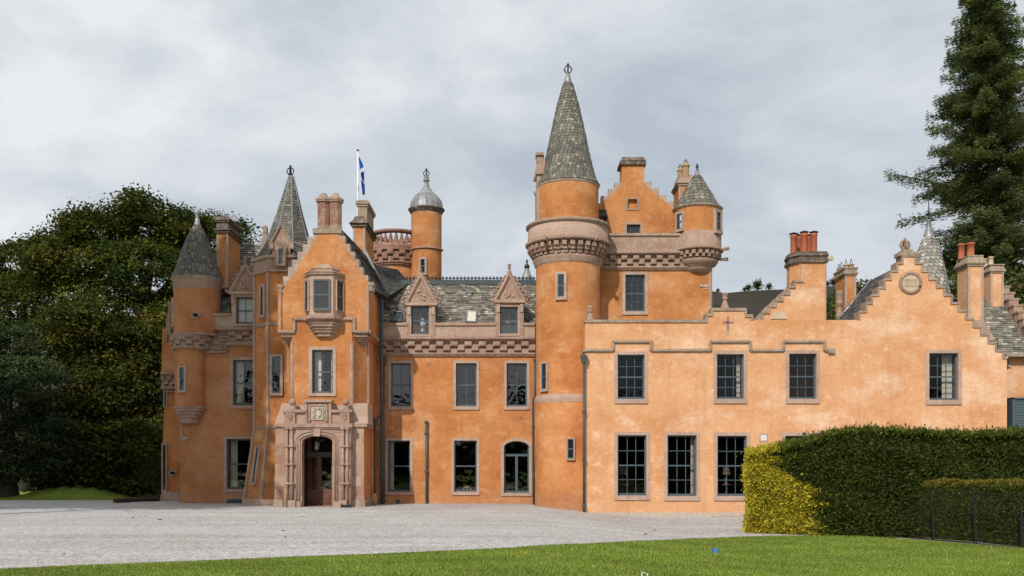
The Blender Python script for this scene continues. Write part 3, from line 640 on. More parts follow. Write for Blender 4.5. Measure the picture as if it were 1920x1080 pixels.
# crow steps: stepped stone slab behind the orange gable field
R_ = [(639, 430), (647, 442), (656, 457), (665, 472), (673, 486), (681, 501), (690, 516)]
L_ = [(588, 430), (577, 443), (568, 458), (558, 472), (548, 487), (540, 501), (531, 518)]
out = [(700, 545), (700, 530)]
out += [(690, 530)]
path = []
for i in range(len(R_)-1, 0, -1):
    x, y = R_[i]; out += [(x+.01*i, y), (R_[i-1][0]+.01*i, y)]
out += [(639, 430), (588, 430)]
for i in range(1, len(L_)):
    out += [(L_[i-1][0], L_[i][1]), (L_[i][0], L_[i][1])]
out += [(531, 533), (521, 533), (521, 545), (531, 549), (600, 449), (633, 449), (688, 545)]
m = MB(); m.slab(out, DB+.03, .5); sk = m.build('crow_steps', STEPST, C)
m = MB(); m.pbox(690, 701, 529, 535, DB-.05, DB+.5); m.pbox(692, 697, 535, 545, DB-.02, DB+.4); m.pbox(520, 531, 533, 539, DB-.05, DB+.5); m.pbox(523, 528, 539, 548, DB-.02, DB+.4)
m.pbox(586, 640, 428, 437, DB-.06, DB+.6); m.build('skew_stone', STONEG, C)
# rope string stepping round the oriel
m = MB(); d_ = DB-.05
m.tube([P(522, 622, d_), P(552, 622, d_), P(552, 598, d_), P(664, 598, d_), P(664, 622, d_), P(690.5, 622, d_)], .085, 6, rope=.2)
m.tube([(XR+.05, DB, WZ(622, DB)), (XR+.05, 47.9, WZ(622, DB))], .08, 6, rope=.2); m.build('rope_moulding', STONE, C)
for (cx0, cx1, ys) in ((526, 548, 1), (663, 689, 1)):
    n = 5; m = MB()                                                    # corbelled corners
    for k in range(n):
        w_ = (cx1-cx0)*(1-k/n*.85)/2; c_ = (cx0+cx1)/2; dd = DB+.02+.16*k
        m.box(WX(c_-w_, DB), WX(c_+w_, DB), dd, DB+1.0, WZ(627+k*4+4, DB), WZ(627+k*4-.5, DB))
    m.build('corner_corbel', STONE, C)
# oriel
def oriel():
    def fp(w0, w1, dep): return [(WX(c_-w0, DB), DB+.05), (WX(c_-w1, DB), DB-dep), (WX(c_+w1, DB), DB-dep), (WX(c_+w0, DB), DB+.05)]
    c_ = 608.5; m = MB(); dd = .62
    z = lambda y: WZ(y, DB-dd*.7)
    m.prism(fp(36, 21, dd), z(594), z(583)); m.prism(fp(36, 21, dd), z(526), z(514))
    F0 = fp(36, 21, dd)
    for k, (a_, b_) in enumerate(((F0[0], F0[1]), (F0[1], F0[2]), (F0[2], F0[3]))):     # mullions at the angles
        for q in (a_, b_):
            A = Vector((*q, 0)); B = Vector((*(b_ if q is a_ else a_), 0)); t_ = (B-A).normalized(); w_ = .13 if k == 1 else .15
            E = A+t_*w_; n_ = Vector((-t_.y, t_.x, 0)) if q is a_ else Vector((t_.y, -t_.x, 0)); 
            n_ = n_*.14
            m.add([A+Vector((0, 0, z(583))), E+Vector((0, 0, z(583))), E+n_+Vector((0, 0, z(583))), A+n_+Vector((0, 0, z(583))), A+Vector((0, 0, z(526))), E+Vector((0, 0, z(526))), E+n_+Vector((0, 0, z(526))), A+n_+Vector((0, 0, z(526)))], [(0, 1, 5, 4), (1, 2, 6, 5), (2, 3, 7, 6), (3, 0, 4, 7)])
    o = m.build('oriel', STONEP, C)
    m = MB(); m.prism(fp(39, 23, dd+.1), z(516), z(511), 0); m.prism(fp(40, 24, dd+.14), z(512), z(507), 0, fp(29, 17, .45)); m.prism(fp(29, 17, .45), z(507), z(503), 0); m.prism(fp(30, 18, .48), z(503.5), z(493), 0, fp(13, 9, .15)); m.build('roof', STONE, o)
    m = MB(); st_ = [(37, 22, dd+.03, 601, 594.5), (34, 20, dd-.06, 607, 600.5), (31, 18, dd-.1, 612, 606.5), (27, 16, dd-.2, 617, 611.5), (24, 14, dd-.28, 622, 616.5), (18, 11, dd-.4, 629, 621.5)]
    for a_, b_, c2, y0, y1 in st_: m.prism(fp(a_, b_, c2), z(y0), z(y1))
    m.build('corbel_base', STONE, o)
    m = MB(); F1 = [Vector((*q, z(597))) for q in fp(38, 23, dd+.06)]; m.tube(F1, .075, 6, rope=.2); m.build('rope_moulding', STONE, o)
    for k, (a_, b_, nm) in enumerate(((F0[0], F0[1], 'l'), (F0[1], F0[2], 'm'), (F0[2], F0[3], 'r'))):
        A = Vector((*a_, 0)); B = Vector((*b_, 0)); t_ = (B-A).normalized(); n_ = Vector((t_.y, -t_.x, 0)); L2 = (B-A).length
        Mo = (lambda A, t_, n_: (lambda s_, w_, z_: A+t_*s_+n_*w_+Vector((0, 0, z_))))(A, t_, n_)
        window(0, 0, 0, 0, DB, 1, 2, recess=.10, mar=(0.005, 0.005, .01, .01), M=Mo, uz=(.14, L2-.14, z(583), z(526)))
oriel()
# ---- porch stage
DP = 43.8; m = MB()
op = [(565, 960), (624, 960), (624, 835)]+[(594.5+29.5*math.cos(math.pi*i/10), 835-17*math.sin(math.pi*i/10)) for i in range(1, 10)]+[(565, 835)]
m.slab([(514, 958), (565, 958)]+[(565, 824)]+[(594.5-29.5*math.cos(math.pi*i/10), 824-9*math.sin(math.pi*i/10)) for i in range(1, 10)]+[(624, 824), (624, 958), (682, 958), (682, 799), (517, 799)], DP, .5)
m.build('porch_wall', PORCH, C)
m = MB(); xs = WX(682, DP); m.box(xs-.3, xs, DP+.5, 47.9, -.2, WZ(799, DP)); m.box(xs-.01, xs+.012, DP+.01, DP+.3, -.1, WZ(800, DP)); m.build('wall', HARL, C)
m = MB(); m.box(xs-.2, xs+.06, DP+.01, 47.9, -.2, WZ(938, DP)); m.pbox(511, 684, 938, 960, DP-.06, DP+.3) ; 
m = MB(); m.box(xs-.2, xs+.06, DP+.01, 47.9, -.2, WZ(936, DP)); m.pbox(512, 530, 936, 960, DP-.06, DP+.3); m.pbox(658, 684, 936, 960, DP-.06, DP+.3); m.build('plinth', STONEG, C)
m = MB(); m.pbox(514, 688, 794, 800, DP-.1, DP+.5); m.box(xs, xs+.12, DP, 47.9, WZ(801, DP), WZ(796, DP)); m.build('string_course', STONE, C)
def wedge(mb, a0, a1, b0, b1, d0, d1, y0, y1):    # sloping weathering: bottom edge at d0 spanning a0..a1, top edge at d1 spanning b0..b1
    A = [P(a0, y0, d0), P(a1, y0, d0), P(b1, y1, d1), P(b0, y1, d1)]; B = [v+Vector((0, 1.6-(v.y-d0), 0)) for v in A]
    mb.add(A+B, [(0, 1, 2, 3), (7, 6, 5, 4), (0, 4, 5, 1), (3, 2, 6, 7), (0, 3, 7, 4), (1, 5, 6, 2)])
m = MB(); wedge(m, 515, 690, 529, 689, DP-.02, DP+.22, 795, 756); m.build('weathering', STONEP, C)
# portal
DQ = 43.35; m = MB()
arc = lambda cx, cy, rx, ry, a0, a1, n: [(cx+rx*math.cos(math.radians(a0+(a1-a0)*i/n)), cy-ry*math.sin(math.radians(a0+(a1-a0)*i/n))) for i in range(n+1)]
m.slab([(532, 955), (566, 955)]+arc(594.5, 828, 28.5, 11, 180, 0, 12)+[(623, 955), (657, 955), (657, 800), (532, 800)], DQ, .5)
m.slab([(532, 800), (657, 800), (657, 771), (620, 771), (620, 752), (572, 752), (572, 771), (532, 771)], DQ+.12, .4); por = m.build('portal', PORCH, C)
m = MB()
m.pbox(529, 660, 794, 801, DQ-.12, DQ+.4); m.pbox(531, 658, 801, 804, DQ-.06, DQ+.3)
m.pbox(530, 573, 768, 773, DQ-.02, DQ+.5); m.pbox(619, 660, 768, 773, DQ-.02, DQ+.5); m.pbox(570, 622, 749, 754, DQ-.02, DQ+.5)
m.pbox(571, 576, 754, 794, DQ+.05, DQ+.3); m.pbox(616, 621, 754, 794, DQ+.05, DQ+.3); m.pbox(578, 614, 758, 762, DQ+.04, DQ+.3); m.pbox(578, 582, 762, 790, DQ+.04, DQ+.3); m.pbox(610, 614, 762, 790, DQ+.04, DQ+.3)
for x0, x1 in ((535, 553), (637, 655)): m.pbox(x0, x1, 773, 794, DQ, DQ+.3)
m.tube([P(x, y, DQ-.02) for x, y in [(561, 955), (561, 826)]+arc(594.5, 826, 33.5, 13, 180, 0, 14)[1:]+[(628, 955)]], .05, 6)
m.tube([P(x, y, DQ-.01) for x, y in [(556, 955), (556, 824)]+arc(594.5, 824, 38.5, 16, 180, 0, 14)[1:]+[(633, 955)]], .035, 6)
m.slab([(587, 804), (601, 804), (600, 818), (588, 818)], DQ-.12, .2)
m.build('portal_moulding', STONE, por)
m = MB()
for x in (546.5, 642.5):                                                # clustered shafts with ring bands
    for dx, r_ in ((0, .07), (-8.5 if x < 600 else 8.5, .05)):
        m.tube([P(x+dx, 955, DQ-.08), P(x+dx, 803, DQ-.08)], r_, 10)
        for y in (804, 837, 871, 907): m.lathe(P(x+dx, y, DQ-.08).x, DQ-.08, [(r_, WZ(y+3, DQ)), (r_+.06, WZ(y+1, DQ)), (r_+.07, WZ(y-1, DQ)), (r_, WZ(y-3, DQ))], 10)
        if dx: 
            for y0, y1 in ((842, 868), (876, 903), (912, 938)): m.pbox(x+dx-4, x+dx+4, y0, y1, DQ-.03, DQ+.05)
    m.pbox(x-7, x+7, 938, 958, DQ-.22, DQ+.1)
m.pbox(550, 563, 940, 958, DQ-.14, DQ+.1); m.pbox(625, 637, 940, 958, DQ-.14, DQ+.1)
m.build('shaft', STONE, por)
for x in (548.5, 648.5): m = MB(); m.ball(P(x, 754, DQ+.25), .155, 16); m.lathe(P(x, 0, DQ).x, DQ+.25, [(.13, WZ(768, DQ)), (.15, WZ(766, DQ)), (.06, WZ(762, DQ)), (.07, WZ(759, DQ))], 10); m.build('ball_finial', STONE, por)
# carved shield panels
m = MB(); m.pbox(583, 609, 763, 787, DQ+.07, DQ+.2)
sh = lambda cx, cy, w_, h_: [(cx-w_, cy-h_), (cx+w_, cy-h_), (cx+w_, cy+h_*.2), (cx, cy+h_), (cx-w_, cy+h_*.2)][::-1]
m.slab(sh(597, 776, 4.5, 7), DQ+.01, .1)
for sg in (-1, 1):
    for k in range(4): m.torus(P(597+sg*(7+1.5*(k % 2)), 767+k*5, DQ+.05), .05, .022, 'y', 8)
m.ball(P(597, 766, DQ+.04), .07, 8); m.build('crest', CRESTM, por)
for x in (544, 646): m = MB(); m.slab(sh(x, 783, 3.6, 5), DQ-.05, .1); m.build('shield', REDST, por)
# recess, transom, doors, lantern
m = MB(); y1 = 45.0; m.box(WX(565, DP), WX(566, DP)+.0, DP+.5, y1, -.05, WZ(815, DP)); m.box(WX(624, DP), WX(625, DP), DP+.5, y1, -.05, WZ(815, DP)); m.box(WX(560, DP), WX(630, DP), DP+.5, y1, WZ(820, DP)+.1, WZ(812, DP)+.2); m.box(WX(560, DP), WX(630, DP), y1+1.5, y1+1.6, 0, 4)
m.build('porch_recess', DARK, C)
m = MB(); m.box(WX(566, DQ), WX(624, DQ), DQ-.2, 45.1, -.12, .015); m.build('threshold', STONEP, C)
DD = 44.9; m = MB()
for x0, x1 in ((571, 598), (598.6, 625)):
    m.pbox(x0, x0+4, 852, 951, DD, DD+.07); m.pbox(x1-4, x1, 852, 951, DD, DD+.07); m.pbox(x0+4, x1-4, 852, 857, DD, DD+.07); m.pbox(x0+4, x1-4, 917, 951, DD+.01, DD+.06)
    m.pbox(x0+7, x1-7, 925, 943, DD-.012, DD+.03)
dr = m.build('door', WOOD, C)
m = MB(); m.pbox(575, 621, 857, 917, DD+.03, DD+.036); m.build('glass', GLASS, dr)
m = MB(); m.ball(P(604, 921, DD-.05), .04, 8); m.build('handle', IRON, dr)
m = MB(); m.pbox(565, 627, 848, 852, DD-.08, DD+.1); fl = m.build('transom', PIPE, C)
m = MB(); m.pbox(565, 627, 812, 848, DD+.02, DD+.026); m.build('glass', GLASS, fl)
m = MB(); lx, ly = WX(594.5, 44.1), 44.1; m.tube([(lx, ly, WZ(812, ly)), (lx, ly, WZ(826, ly))], .012, 4); m.lathe(lx, ly, [(.02, WZ(825, ly)), (.13, WZ(829, ly)), (.14, WZ(830, ly)), (.02, WZ(830, ly))], 6, smooth=False)
for k in range(6): a_ = k*math.pi/3; m.tube([(lx+.12*math.cos(a_), ly+.12*math.sin(a_), WZ(830, ly)), (lx+.08*math.cos(a_), ly+.08*math.sin(a_), WZ(843, ly))], .01, 4)
m.lathe(lx, ly, [(.09, WZ(843, ly)), (.03, WZ(845, ly)), (.001, WZ(847, ly))], 6, smooth=False); lan = m.build('lantern', PIPE, C)
m = MB(); m.lathe(lx, ly, [(.115, WZ(830.2, ly)), (.075, WZ(843, ly))], 6, smooth=False); m.build('glass', LEADP, lan)
m = MB()
for dx in (-.03, .03): m.tube([(lx+dx, ly-.13, WZ(842, ly)), (lx+dx, ly-.13, WZ(836, ly))], .014, 6)
m.build('bulb', WHITE, lan)
# twin octagonal flues
for x, y0 in ((607, 372), (629.5, 372)):
    cx, cy = WX(x, 44.4), 44.4; k = 44.4/F; m = MB(); o8 = lambda r_: octa(cx, cy, r_)
    m.prism(o8(11.5*k), WZ(432, 44.4), WZ(380, 44.4)); fl = m.build('chimney', REDST, C)
    m = MB(); m.prism(o8(14.5*k), WZ(380, 44.4), WZ(377, 44.4)); m.prism(o8(15.5*k), WZ(377, 44.4), WZ(374, 44.4)); m.prism(o8(14*k), WZ(374, 44.4), WZ(366, 44.4), 0, o8(7*k)); m.prism(o8(6.5*k), WZ(366, 44.4), WZ(363, 44.4), 0, o8(5*k)); m.prism(o8(13*k), WZ(432, 44.4), WZ(424, 44.4), 0, o8(11.6*k)); m.build('cap', STONEG, fl)
# roofs behind the gable
m = MB(); A, B, Cc, D_ = P(692, 535, 44.55), P(725, 556, 48.2), P(704, 497, 49.5), P(639, 428, 46)
slates(m, A, B, Cc, D_, .26, .18, .62); A2, B2, C2, D2 = P(531, 541, 44.55), Vector((P(531, 541, 44.55).x, 50, P(531, 541, 44.55).z)), P(600, 470, 50), P(600, 437, 44.55)
slates(m, A2, B2, C2, D2, .26, .18, .8); m.add([P(600, 437, 44.55), P(639, 428, 46), P(704, 497, 49.5), P(600, 470, 50)], [(0, 1, 2, 3)], 1)
slates(m, P(725, 558, 48.3), P(768, 530, 51), P(745, 505, 53), P(702, 497, 49.6), .26, .18, .6)
m.build('roof', [SLATE, SLATEB], C)
m = MB(); m.tube([P(683, 468, 47.6), P(721, 540, 47.9)], .07, 5); m.tube([P(692, 537, 44.4), P(727, 557, 48.2)], .06, 5, 1); m.build('lead_flashing', [LEADP, PIPE], C)
# chimney beside the flagpole
ck = chimney(WX(663, 48), WX(684, 48), 48, 51, WZ(500, 48), WZ(425, 48), [(.14, .10), (.16, (.2, .04)), (.22, (.04, -.06))], HARL, capm=SOOTY)
m = MB(); x0, x1 = WX(671, 48.3), WX(688, 48.3); m.box(x0, x1, 48.3, 50.6, WZ(414, 48), WZ(384, 48)); m.box(x0-.05, x1+.05, 48.25, 50.65, WZ(384, 48), WZ(380, 48)); m.box(x0-.1, x1+.1, 48.2, 50.7, WZ(380, 48), WZ(375, 48)); m.box(x0-.03, x1+.03, 48.3, 50.6, WZ(375, 48), WZ(372, 48))
m.build('chimney', STONEG, C)

# ================================================================== BALUSTRADED TOWER AND STAIR TURRET BEHIND
DT = 56.; cx, cy = WX(738, DT), DT+1.2; k = DT/F; m = MB(); R = 47*k
m.lathe(cx, cy, [(R*.92, 5), (R*.92, WZ(497, DT))], 40); bt = m.build('round_tower', HARL, C)
m = MB(); m.lathe(cx, cy, [(R*.92, WZ(500, DT)), (R*.98, WZ(497, DT)), (R*.96, WZ(494, DT)), (R*.96, WZ(468, DT)), (R+.03, WZ(464, DT)), (R+.03, WZ(456, DT)), (R*.8, WZ(456, DT))], 40)
corbels(m, pol(cx, cy, R*.94, math.pi*1.0), math.pi*R*.94, WZ(465, DT), WZ(496, DT), .62, .2, 0, 3); m.build('corbel_course', REDST, bt)
m = MB(); nb = 26
for i in range(nb):
    a_ = 2*math.pi*i/nb; m.lathe(cx+(R-.12)*math.cos(a_), cy+(R-.12)*math.sin(a_), [(r_*.66, WZ(456, DT)+h_*.79) for r_, h_ in [(.14, 0), (.14, .06), (.07, .12), (.17, .38), (.15, .48), (.07, .72), (.06, .85), (.12, .9), (.13, 1)]], 8)
m.build('baluster', REDST, bt)['kind'] = 'stuff'
m = MB(); m.lathe(cx, cy, [(R-.28, WZ(436, DT)), (R-.28, WZ(430, DT)), (R+.04, WZ(430, DT)), (R+.06, WZ(432, DT)), (R, WZ(436, DT)), (R-.28, WZ(436, DT))], 48); m.build('rail', REDST, bt)
cx, cy = WX(799.5, 56.5), 56.5; k = 56.5/F; R = 28.5*k; Z = lambda y: WZ(y, 56.5); m = MB()
m.lathe(cx, cy, [(R, 5), (R, Z(400))], 36); og = m.build('stair_tower', HARL, C)
m = MB(); m.lathe(cx, cy, [(R, Z(402)), (R*1.08, Z(400)), (R*1.1, Z(397)), (R*1.2, Z(395)), (R*1.2, Z(393)), (R, Z(392))], 36); m.build('cornice', SOOTY, og)
m = MB(); m.lathe(cx, cy, [(k*r_, Z(y)) for r_, y in [(30, 393), (29.5, 390), (29, 384), (27, 377), (22.5, 370), (16, 364), (11, 359), (7.5, 354), (5, 349), (4, 345), (4, 340), (6, 339), (6, 337.5), (4, 336), (4, 333), (5, 332), (3, 330)]], 64, rib=.05, nrib=16); m.build('dome', LEADP, og)
ring_finial('finial', (cx, cy, Z(331)), .16, IRON, og, .02, .028, .05)
m = MB(); m.tube([Vector((cx+(R+.04)*math.cos(a_), cy+(R+.04)*math.sin(a_), Z(470))) for a_ in np.linspace(math.pi, 2*math.pi, 40)], .06, 6, rope=.2); m.build('rope_moulding', STONE, og)
slit(cx, cy, R, 262, .26, Z(518), Z(492), cols=1)

# ================================================================== MIDDLE RANGE (d 47.9)
DM = 47.9
hs = [window(733, 770, 681, 762, DM, 2, 2), window(855, 893.5, 681, 762, DM, 2, 2), window(950, 988, 681, 762, DM, 2, 2),
      window(727, 769, 826, 922, DM, 1, 2, glass=GLASSF, curtain=[('l', .18)]), window(851.5, 894, 826, 922, DM, 1, 2),
      window(945, 992, 839, 924, DM, 1, 2, arch=.31, fan=True, mid=False, mar=(.15, .15, .15, .16))]
m = MB(); m.slab([(705, 955), (1010, 955), (1010, 660), (705, 660)], DM, .6, hs); m.build('wall', HARL, C)
room(712, 1003, 668, 800, DM); room(712, 1003, 802, 947, DM)
M = lin(WX(712, DM), DM); Lm = WX(1004, DM)-WX(712, DM); m = MB(); corbels(m, M, Lm, WZ(637, DM), WZ(668, DM), .655, .25)
m.pbox(705, 1004, 637, 668, DM-.02, DM+.3); m.build('corbel_course', STONE, C)
m = MB(); m.tube([P(712, 634, DM-.3), P(1003, 634, DM-.3)], .075, 6, rope=.22); m.build('rope_moulding', STONE, C)
hd = [window(771, 804.5, 574, 627, DM-.2, 2, 2, recess=.16, mar=(.1, .1, .1, .1)), window(937.5, 971, 575, 626, DM-.2, 2, 2, recess=.16, mar=(.1, .1, .1, .1))]
m = MB(); m.slab([(712, 634), (1003, 634), (1003, 609), (982, 609), (982, 562), (929, 562), (929, 609), (816, 609), (816, 566), (762, 566), (762, 609), (712, 609)], DM-.22, .5, hd); m.build('parapet', STONEP, C)
m = MB()
for a_, b_ in ((712, 764), (814, 930), (980, 1003)): m.pbox(a_, b_, 605, 610, DM-.3, DM+.3)
for a_, b_ in ((762, 768), (810, 816), (929, 935), (976, 982)): m.pbox(a_, b_, 573, 634, DM-.26, DM)
m.build('coping', STONE, C)
dormer(765, 814, 568, (789, 519), DM-.24, 14, scx=5.5); dormer(932, 980, 563, (955, 517), DM-.24, 20, scx=5.5)
m = MB(); slates(m, P(700, 606, DM+.4), P(1012, 606, DM+.4), P(1012, 533, 50.8), P(700, 533, 50.8), .27, .17, 1.65, (1.07, 1, .91)); rm = m.build('roof', [SLATE, SLATEB], C); m = MB()
m.box(WX(712, 50.8), WX(1006, 50.8), 50.7, 51.1, WZ(534, 50.8), WZ(526, 50.8)); m.build('lead_ridge', PIPE, rm)
m = MB()                                                               # iron ridge cresting
xa, xb = WX(718, 50.8), WX(1004, 50.8); n = 42; zc = WZ(526, 50.8); hC = 6.2*50.8/F
m.box(xa, xb, 50.88, 50.91, zc+hC*.15, zc+hC*.28); m.box(xa, xb, 50.88, 50.91, zc+hC*.62, zc+hC*.72)
for i in range(n):
    x = xa+(xb-xa)*(i+.5)/n; m.box(x-.016, x+.016, 50.88, 50.91, zc, zc+hC*1.0); m.torus((x, 50.9, zc+hC*.98), .045, .022, 'y', 8)
    m.torus((x+(xb-xa)/n/2, 50.9, zc+hC*.45), .055, .016, 'y', 8)
m.build('ridge_cresting', IRON, C)
def on_roof(px, py):      # point on the middle roof plane under a photo pixel
    A, B = P(700, 606, DM+.4), P(700, 533, 50.8); sl = (B.z-A.z)/(B.y-A.y); k_ = (HY-py)/F
    y = (A.z-sl*A.y-CH)/(k_-sl); return Vector(((px-960)*y/F, y, CH+k_*y))
def skylight(a_, b_, y0, y1, bl):
    up = Vector((0, -.07, .04)); q = [on_roof(a_, y0)+up, on_roof(b_, y0)+up, on_roof(b_+2, y1)+up, on_roof(a_+2, y1)+up]; m = MB(); m.tube(q+[q[0]], .05, 4, smooth=False)
    s_ = m.build('skylight', LEAD if bl else SASH, C); m = MB(); m.add(q, [(0, 1, 2, 3)]); m.build('glass', CURT if bl else GLASS, s_)
    if not bl: m = MB(); m.add([v-up*.5 for v in q], [(0, 1, 2, 3)]); m.build('interior', DARK, s_)
skylight(735, 752, 604, 587, 0); skylight(874, 892, 605, 586, 1)
m = MB(); p = on_roof(880, 553); m.box(p.x-.1, p.x+.1, p.y-.14, p.y+.2, p.z-.05, p.z+.1); m.box(p.x-.15, p.x+.15, p.y-.2, p.y+.2, p.z+.1, p.z+.14); m.build('roof_vent', LEAD, C)
m = MB(); cx, cy = WX(988, 60), 60; m.lathe(cx, cy, [(.42, WZ(540, 60)), (.34, WZ(522, 60)), (.16, WZ(508, 60)), (.14, WZ(504, 60))], 10); lf = m.build('lead_cone', LEADP, C)
m = MB(); m.ball((cx, cy, WZ(500, 60)), .16, 10, sz=1.1); m.tube([(cx, cy, WZ(506, 60)), (cx, cy, WZ(486, 60))], .04); m.ball((cx, cy, WZ(491, 60)), .07, 8); m.build('finial', IRON, lf)
# small wall vents
for px, py, d_ in ((804, 683, DM), (978, 784, DM)):
    m = MB(); 
    for k_ in range(2): m.pbox(px-3, px+3, py-2+k_*3, py-.4+k_*3, d_-.012, d_+.02)
    m.build('air_brick', REDST, C)
for px, py, d_ in ((746, 940, DM), (964, 949, DM)):
    m = MB(); m.pbox(px-3.5, px+3.5, py-3, py+3, d_-.015, d_+.02); m.build('vent_grille', PIPE, C)
m = MB(); m.pbox(712, 1003, 944, 952, DM-.02, DM+.1); m.build('plinth', STONEG, C)
# drainpipes
dd = DM-.12; b = lambda px, py, d_=dd: P(px, py, d_)
pipe([b(800, 948), b(800, 789)], .06, 'vent_pipe', collars=[b(799.5, y) for y in (792, 813, 884)])
pipe([b(1001, 955, 47.4), b(999.5, 748, 47.4), b(1003, 742, 47.4), b(1003, 672, 47.4)], .055, collars=[b(1001, 890, 47.4), b(1000, 800, 47.4), b(1003, 675, 47.4)])
pipe([b(719, 945), b(719, 680)], .06, hop=tuple(b(719, 684)), collars=[b(719, y) for y in (704, 754, 904, 938, 829)])
pipe([b(711, 945, 47.0)+Vector((.12, 0, 0)), b(711, 562, 47.0)+Vector((.12, 0, 0))], .07, collars=[b(711, y, 47.)+Vector((.12, 0, 0)) for y in (648, 716, 782, 890)])
pipe([b(703, 945, 46), b(703, 790, 46), b(709, 782, 46.9)], .055, hop=tuple(b(703, 797, 46)), collars=[b(703, 870, 46)])
pipe([b(709, 660, 46.9)+Vector((.1, 0, 0)), b(709, 560, 46.9)+Vector((.05, 0, 0)), b(727, 556, 48.1)], .045)
pipe([b(722, 556, 48.2), b(722, 525, 50)], .05)

# ================================================================== GREAT ROUND TOWER
RX, RY = WX(1065, 46), 46.; k = 46/F; R = 60*k; Z = lambda y: WZ(y, 46)
m = MB(); m.lathe(RX, RY, [(R+.05, -.5), (R+.05, Z(756)), (R+.0, Z(752)), (R, Z(498))], 72); m.lathe(RX, RY, [(57.5*k, Z(430)), (57*k, Z(352))], 64); gt = m.build('great_tower', HARL, C)
m = MB(); m.lathe(RX, RY, [(R+.06, Z(757)), (R+.07, Z(752)), (R+.07, Z(749)), (R-.02, Z(741))], 64); m.build('string_course', STONEP, gt)
m = MB(); rp = 76*k
m.lathe(RX, RY, [(R-.02, Z(504)), (R+.08, Z(500)), (R+.07, Z(497)), (R+.14, Z(493)), (R+.13, Z(489)), (R+.06, Z(487)), (R+.04, Z(466)), (rp, Z(463))], 72)
for tier, (y0, y1, o0, o1, ph) in enumerate(((467, 474.5, .10, .40, 0), (474, 481, .06, .29, .06), (480.5, 487, .04, .19, .12))):
    nn = 32
    for i in range(nn):
        a_ = 2*math.pi*(i+ph)/nn; M = pol(RX, RY, R, a_); L2 = 2*math.pi*R/nn*.56; m.obox(M, 0, L2, 0, o1, Z(y1), Z(y0), 0, 1)
        if tier < 2: m.obox(M, L2*1.05, L2*1.62, 0, o1*.55, Z(y1)+.05, Z(y0)+.02, 0, 1)
m.build('corbel_course', STONE, gt)
m = MB(); m.tube([Vector((RX+(rp+.02)*math.cos(a_), RY+(rp+.02)*math.sin(a_), Z(461))) for a_ in np.linspace(0, 2*math.pi, 220)], .085, 6, rope=.2, pitch=.15); m.build('rope_moulding', STONE, gt)
m = MB(); m.lathe(RX, RY, [(rp-.02, Z(463)), (rp-.03, Z(429)), (rp-.3, Z(429)), (rp-.3, Z(463))], 72); m.build('parapet', STONEP, gt)
m = MB(); m.lathe(RX, RY, [(rp-.34, Z(431)), (rp-.02, Z(432)), (rp+.07, Z(430)), (rp+.08, Z(427)), (rp+.02, Z(425)), (rp-.34, Z(425)), (rp-.34, Z(431))], 72); m.lathe(RX, RY, [(rp-.3, Z(445)), (.1, Z(445))], 40); m.build('coping', STONEG, gt)
m = MB(); m.lathe(RX, RY, [(56.5*k, Z(356)), (58*k, Z(354)), (59*k, Z(351)), (57*k, Z(349))], 64); m.build('eaves_band', STONEG, gt)
m = MB(); cone_slates(m, RX, RY, [(59.5*k, Z(350)), (54*k, Z(341)), (47*k, Z(318)), (40*k, Z(288)), (30*k, Z(240)), (20*k, Z(195)), (8.5*k, Z(155))], .18, .145, 1.35, (1.08, 1.04, .95)); m.build('roof', [SLATE, SLATEB], gt)
m = MB(); m.lathe(RX, RY, [(8.6*k, Z(157)), (3*k, Z(138)), (3.6*k, Z(137)), (2*k, Z(136))], 14); m.build('lead_cap', LEADP, gt)
ring_finial('finial', (RX, RY, Z(138)), .165, IRON, gt, .02, .03, .04)
slit(RX, RY, R, 255, .30, Z(567), Z(526), mr=.11, cols=1); slit(RX, RY, R+.05, 271, .28, Z(861), Z(825), mr=.05); slit(RX, RY, R, 222, .30, Z(733), Z(686), mr=.09)
slit(RX, RY, 57.5*k, 187, .3, Z(420), Z(368), mr=.12)
# dormer on the hidden side, seen in profile
m = MB(); x0, x1 = WX(1003.5, 46), WX(1022, 46); m.box(x0+.06, x1, 45.6, 46.5, Z(372), Z(330)); m.box(x0+.02, x1+.1, 45.5, 46.6, Z(332), Z(326)); m.box(x0+.1, x1, 45.6, 46.5, Z(326), Z(305)); m.box(x0+.06, x0+.36, 45.8, 46.3, Z(305), Z(292)); m.box(x0+.02, x0+.4, 45.7, 46.4, Z(294), Z(289)); m.tube([(x0-.02, 46, Z(340)), (x0+.14, 46, Z(305))], .09, 5); m.ball((x0+.02, 46, Z(362)), .1, 8); m.build('dormer', STONE, gt)
# cannon-shaped water spouts
def spout(p, dirv, L_=.42, r=.07):
    m = MB(); p = Vector(p); v = Vector(dirv).normalized(); m.tube([p, p+v*L_*.6, p+v*L_*.62, p+v*L_*.85, p+v*L_*.87, p+v*L_], [r, r*.8, r*1.15, r*1.1, r*.8, r*1.3], 8, smooth=False); m.build('water_spout', STONE, C)
for a_ in (238, 306): r_ = math.radians(a_); spout((RX+rp*math.cos(r_), RY+rp*math.sin(r_), Z(463)), (math.cos(r_), math.sin(r_), .05), .35, .09)

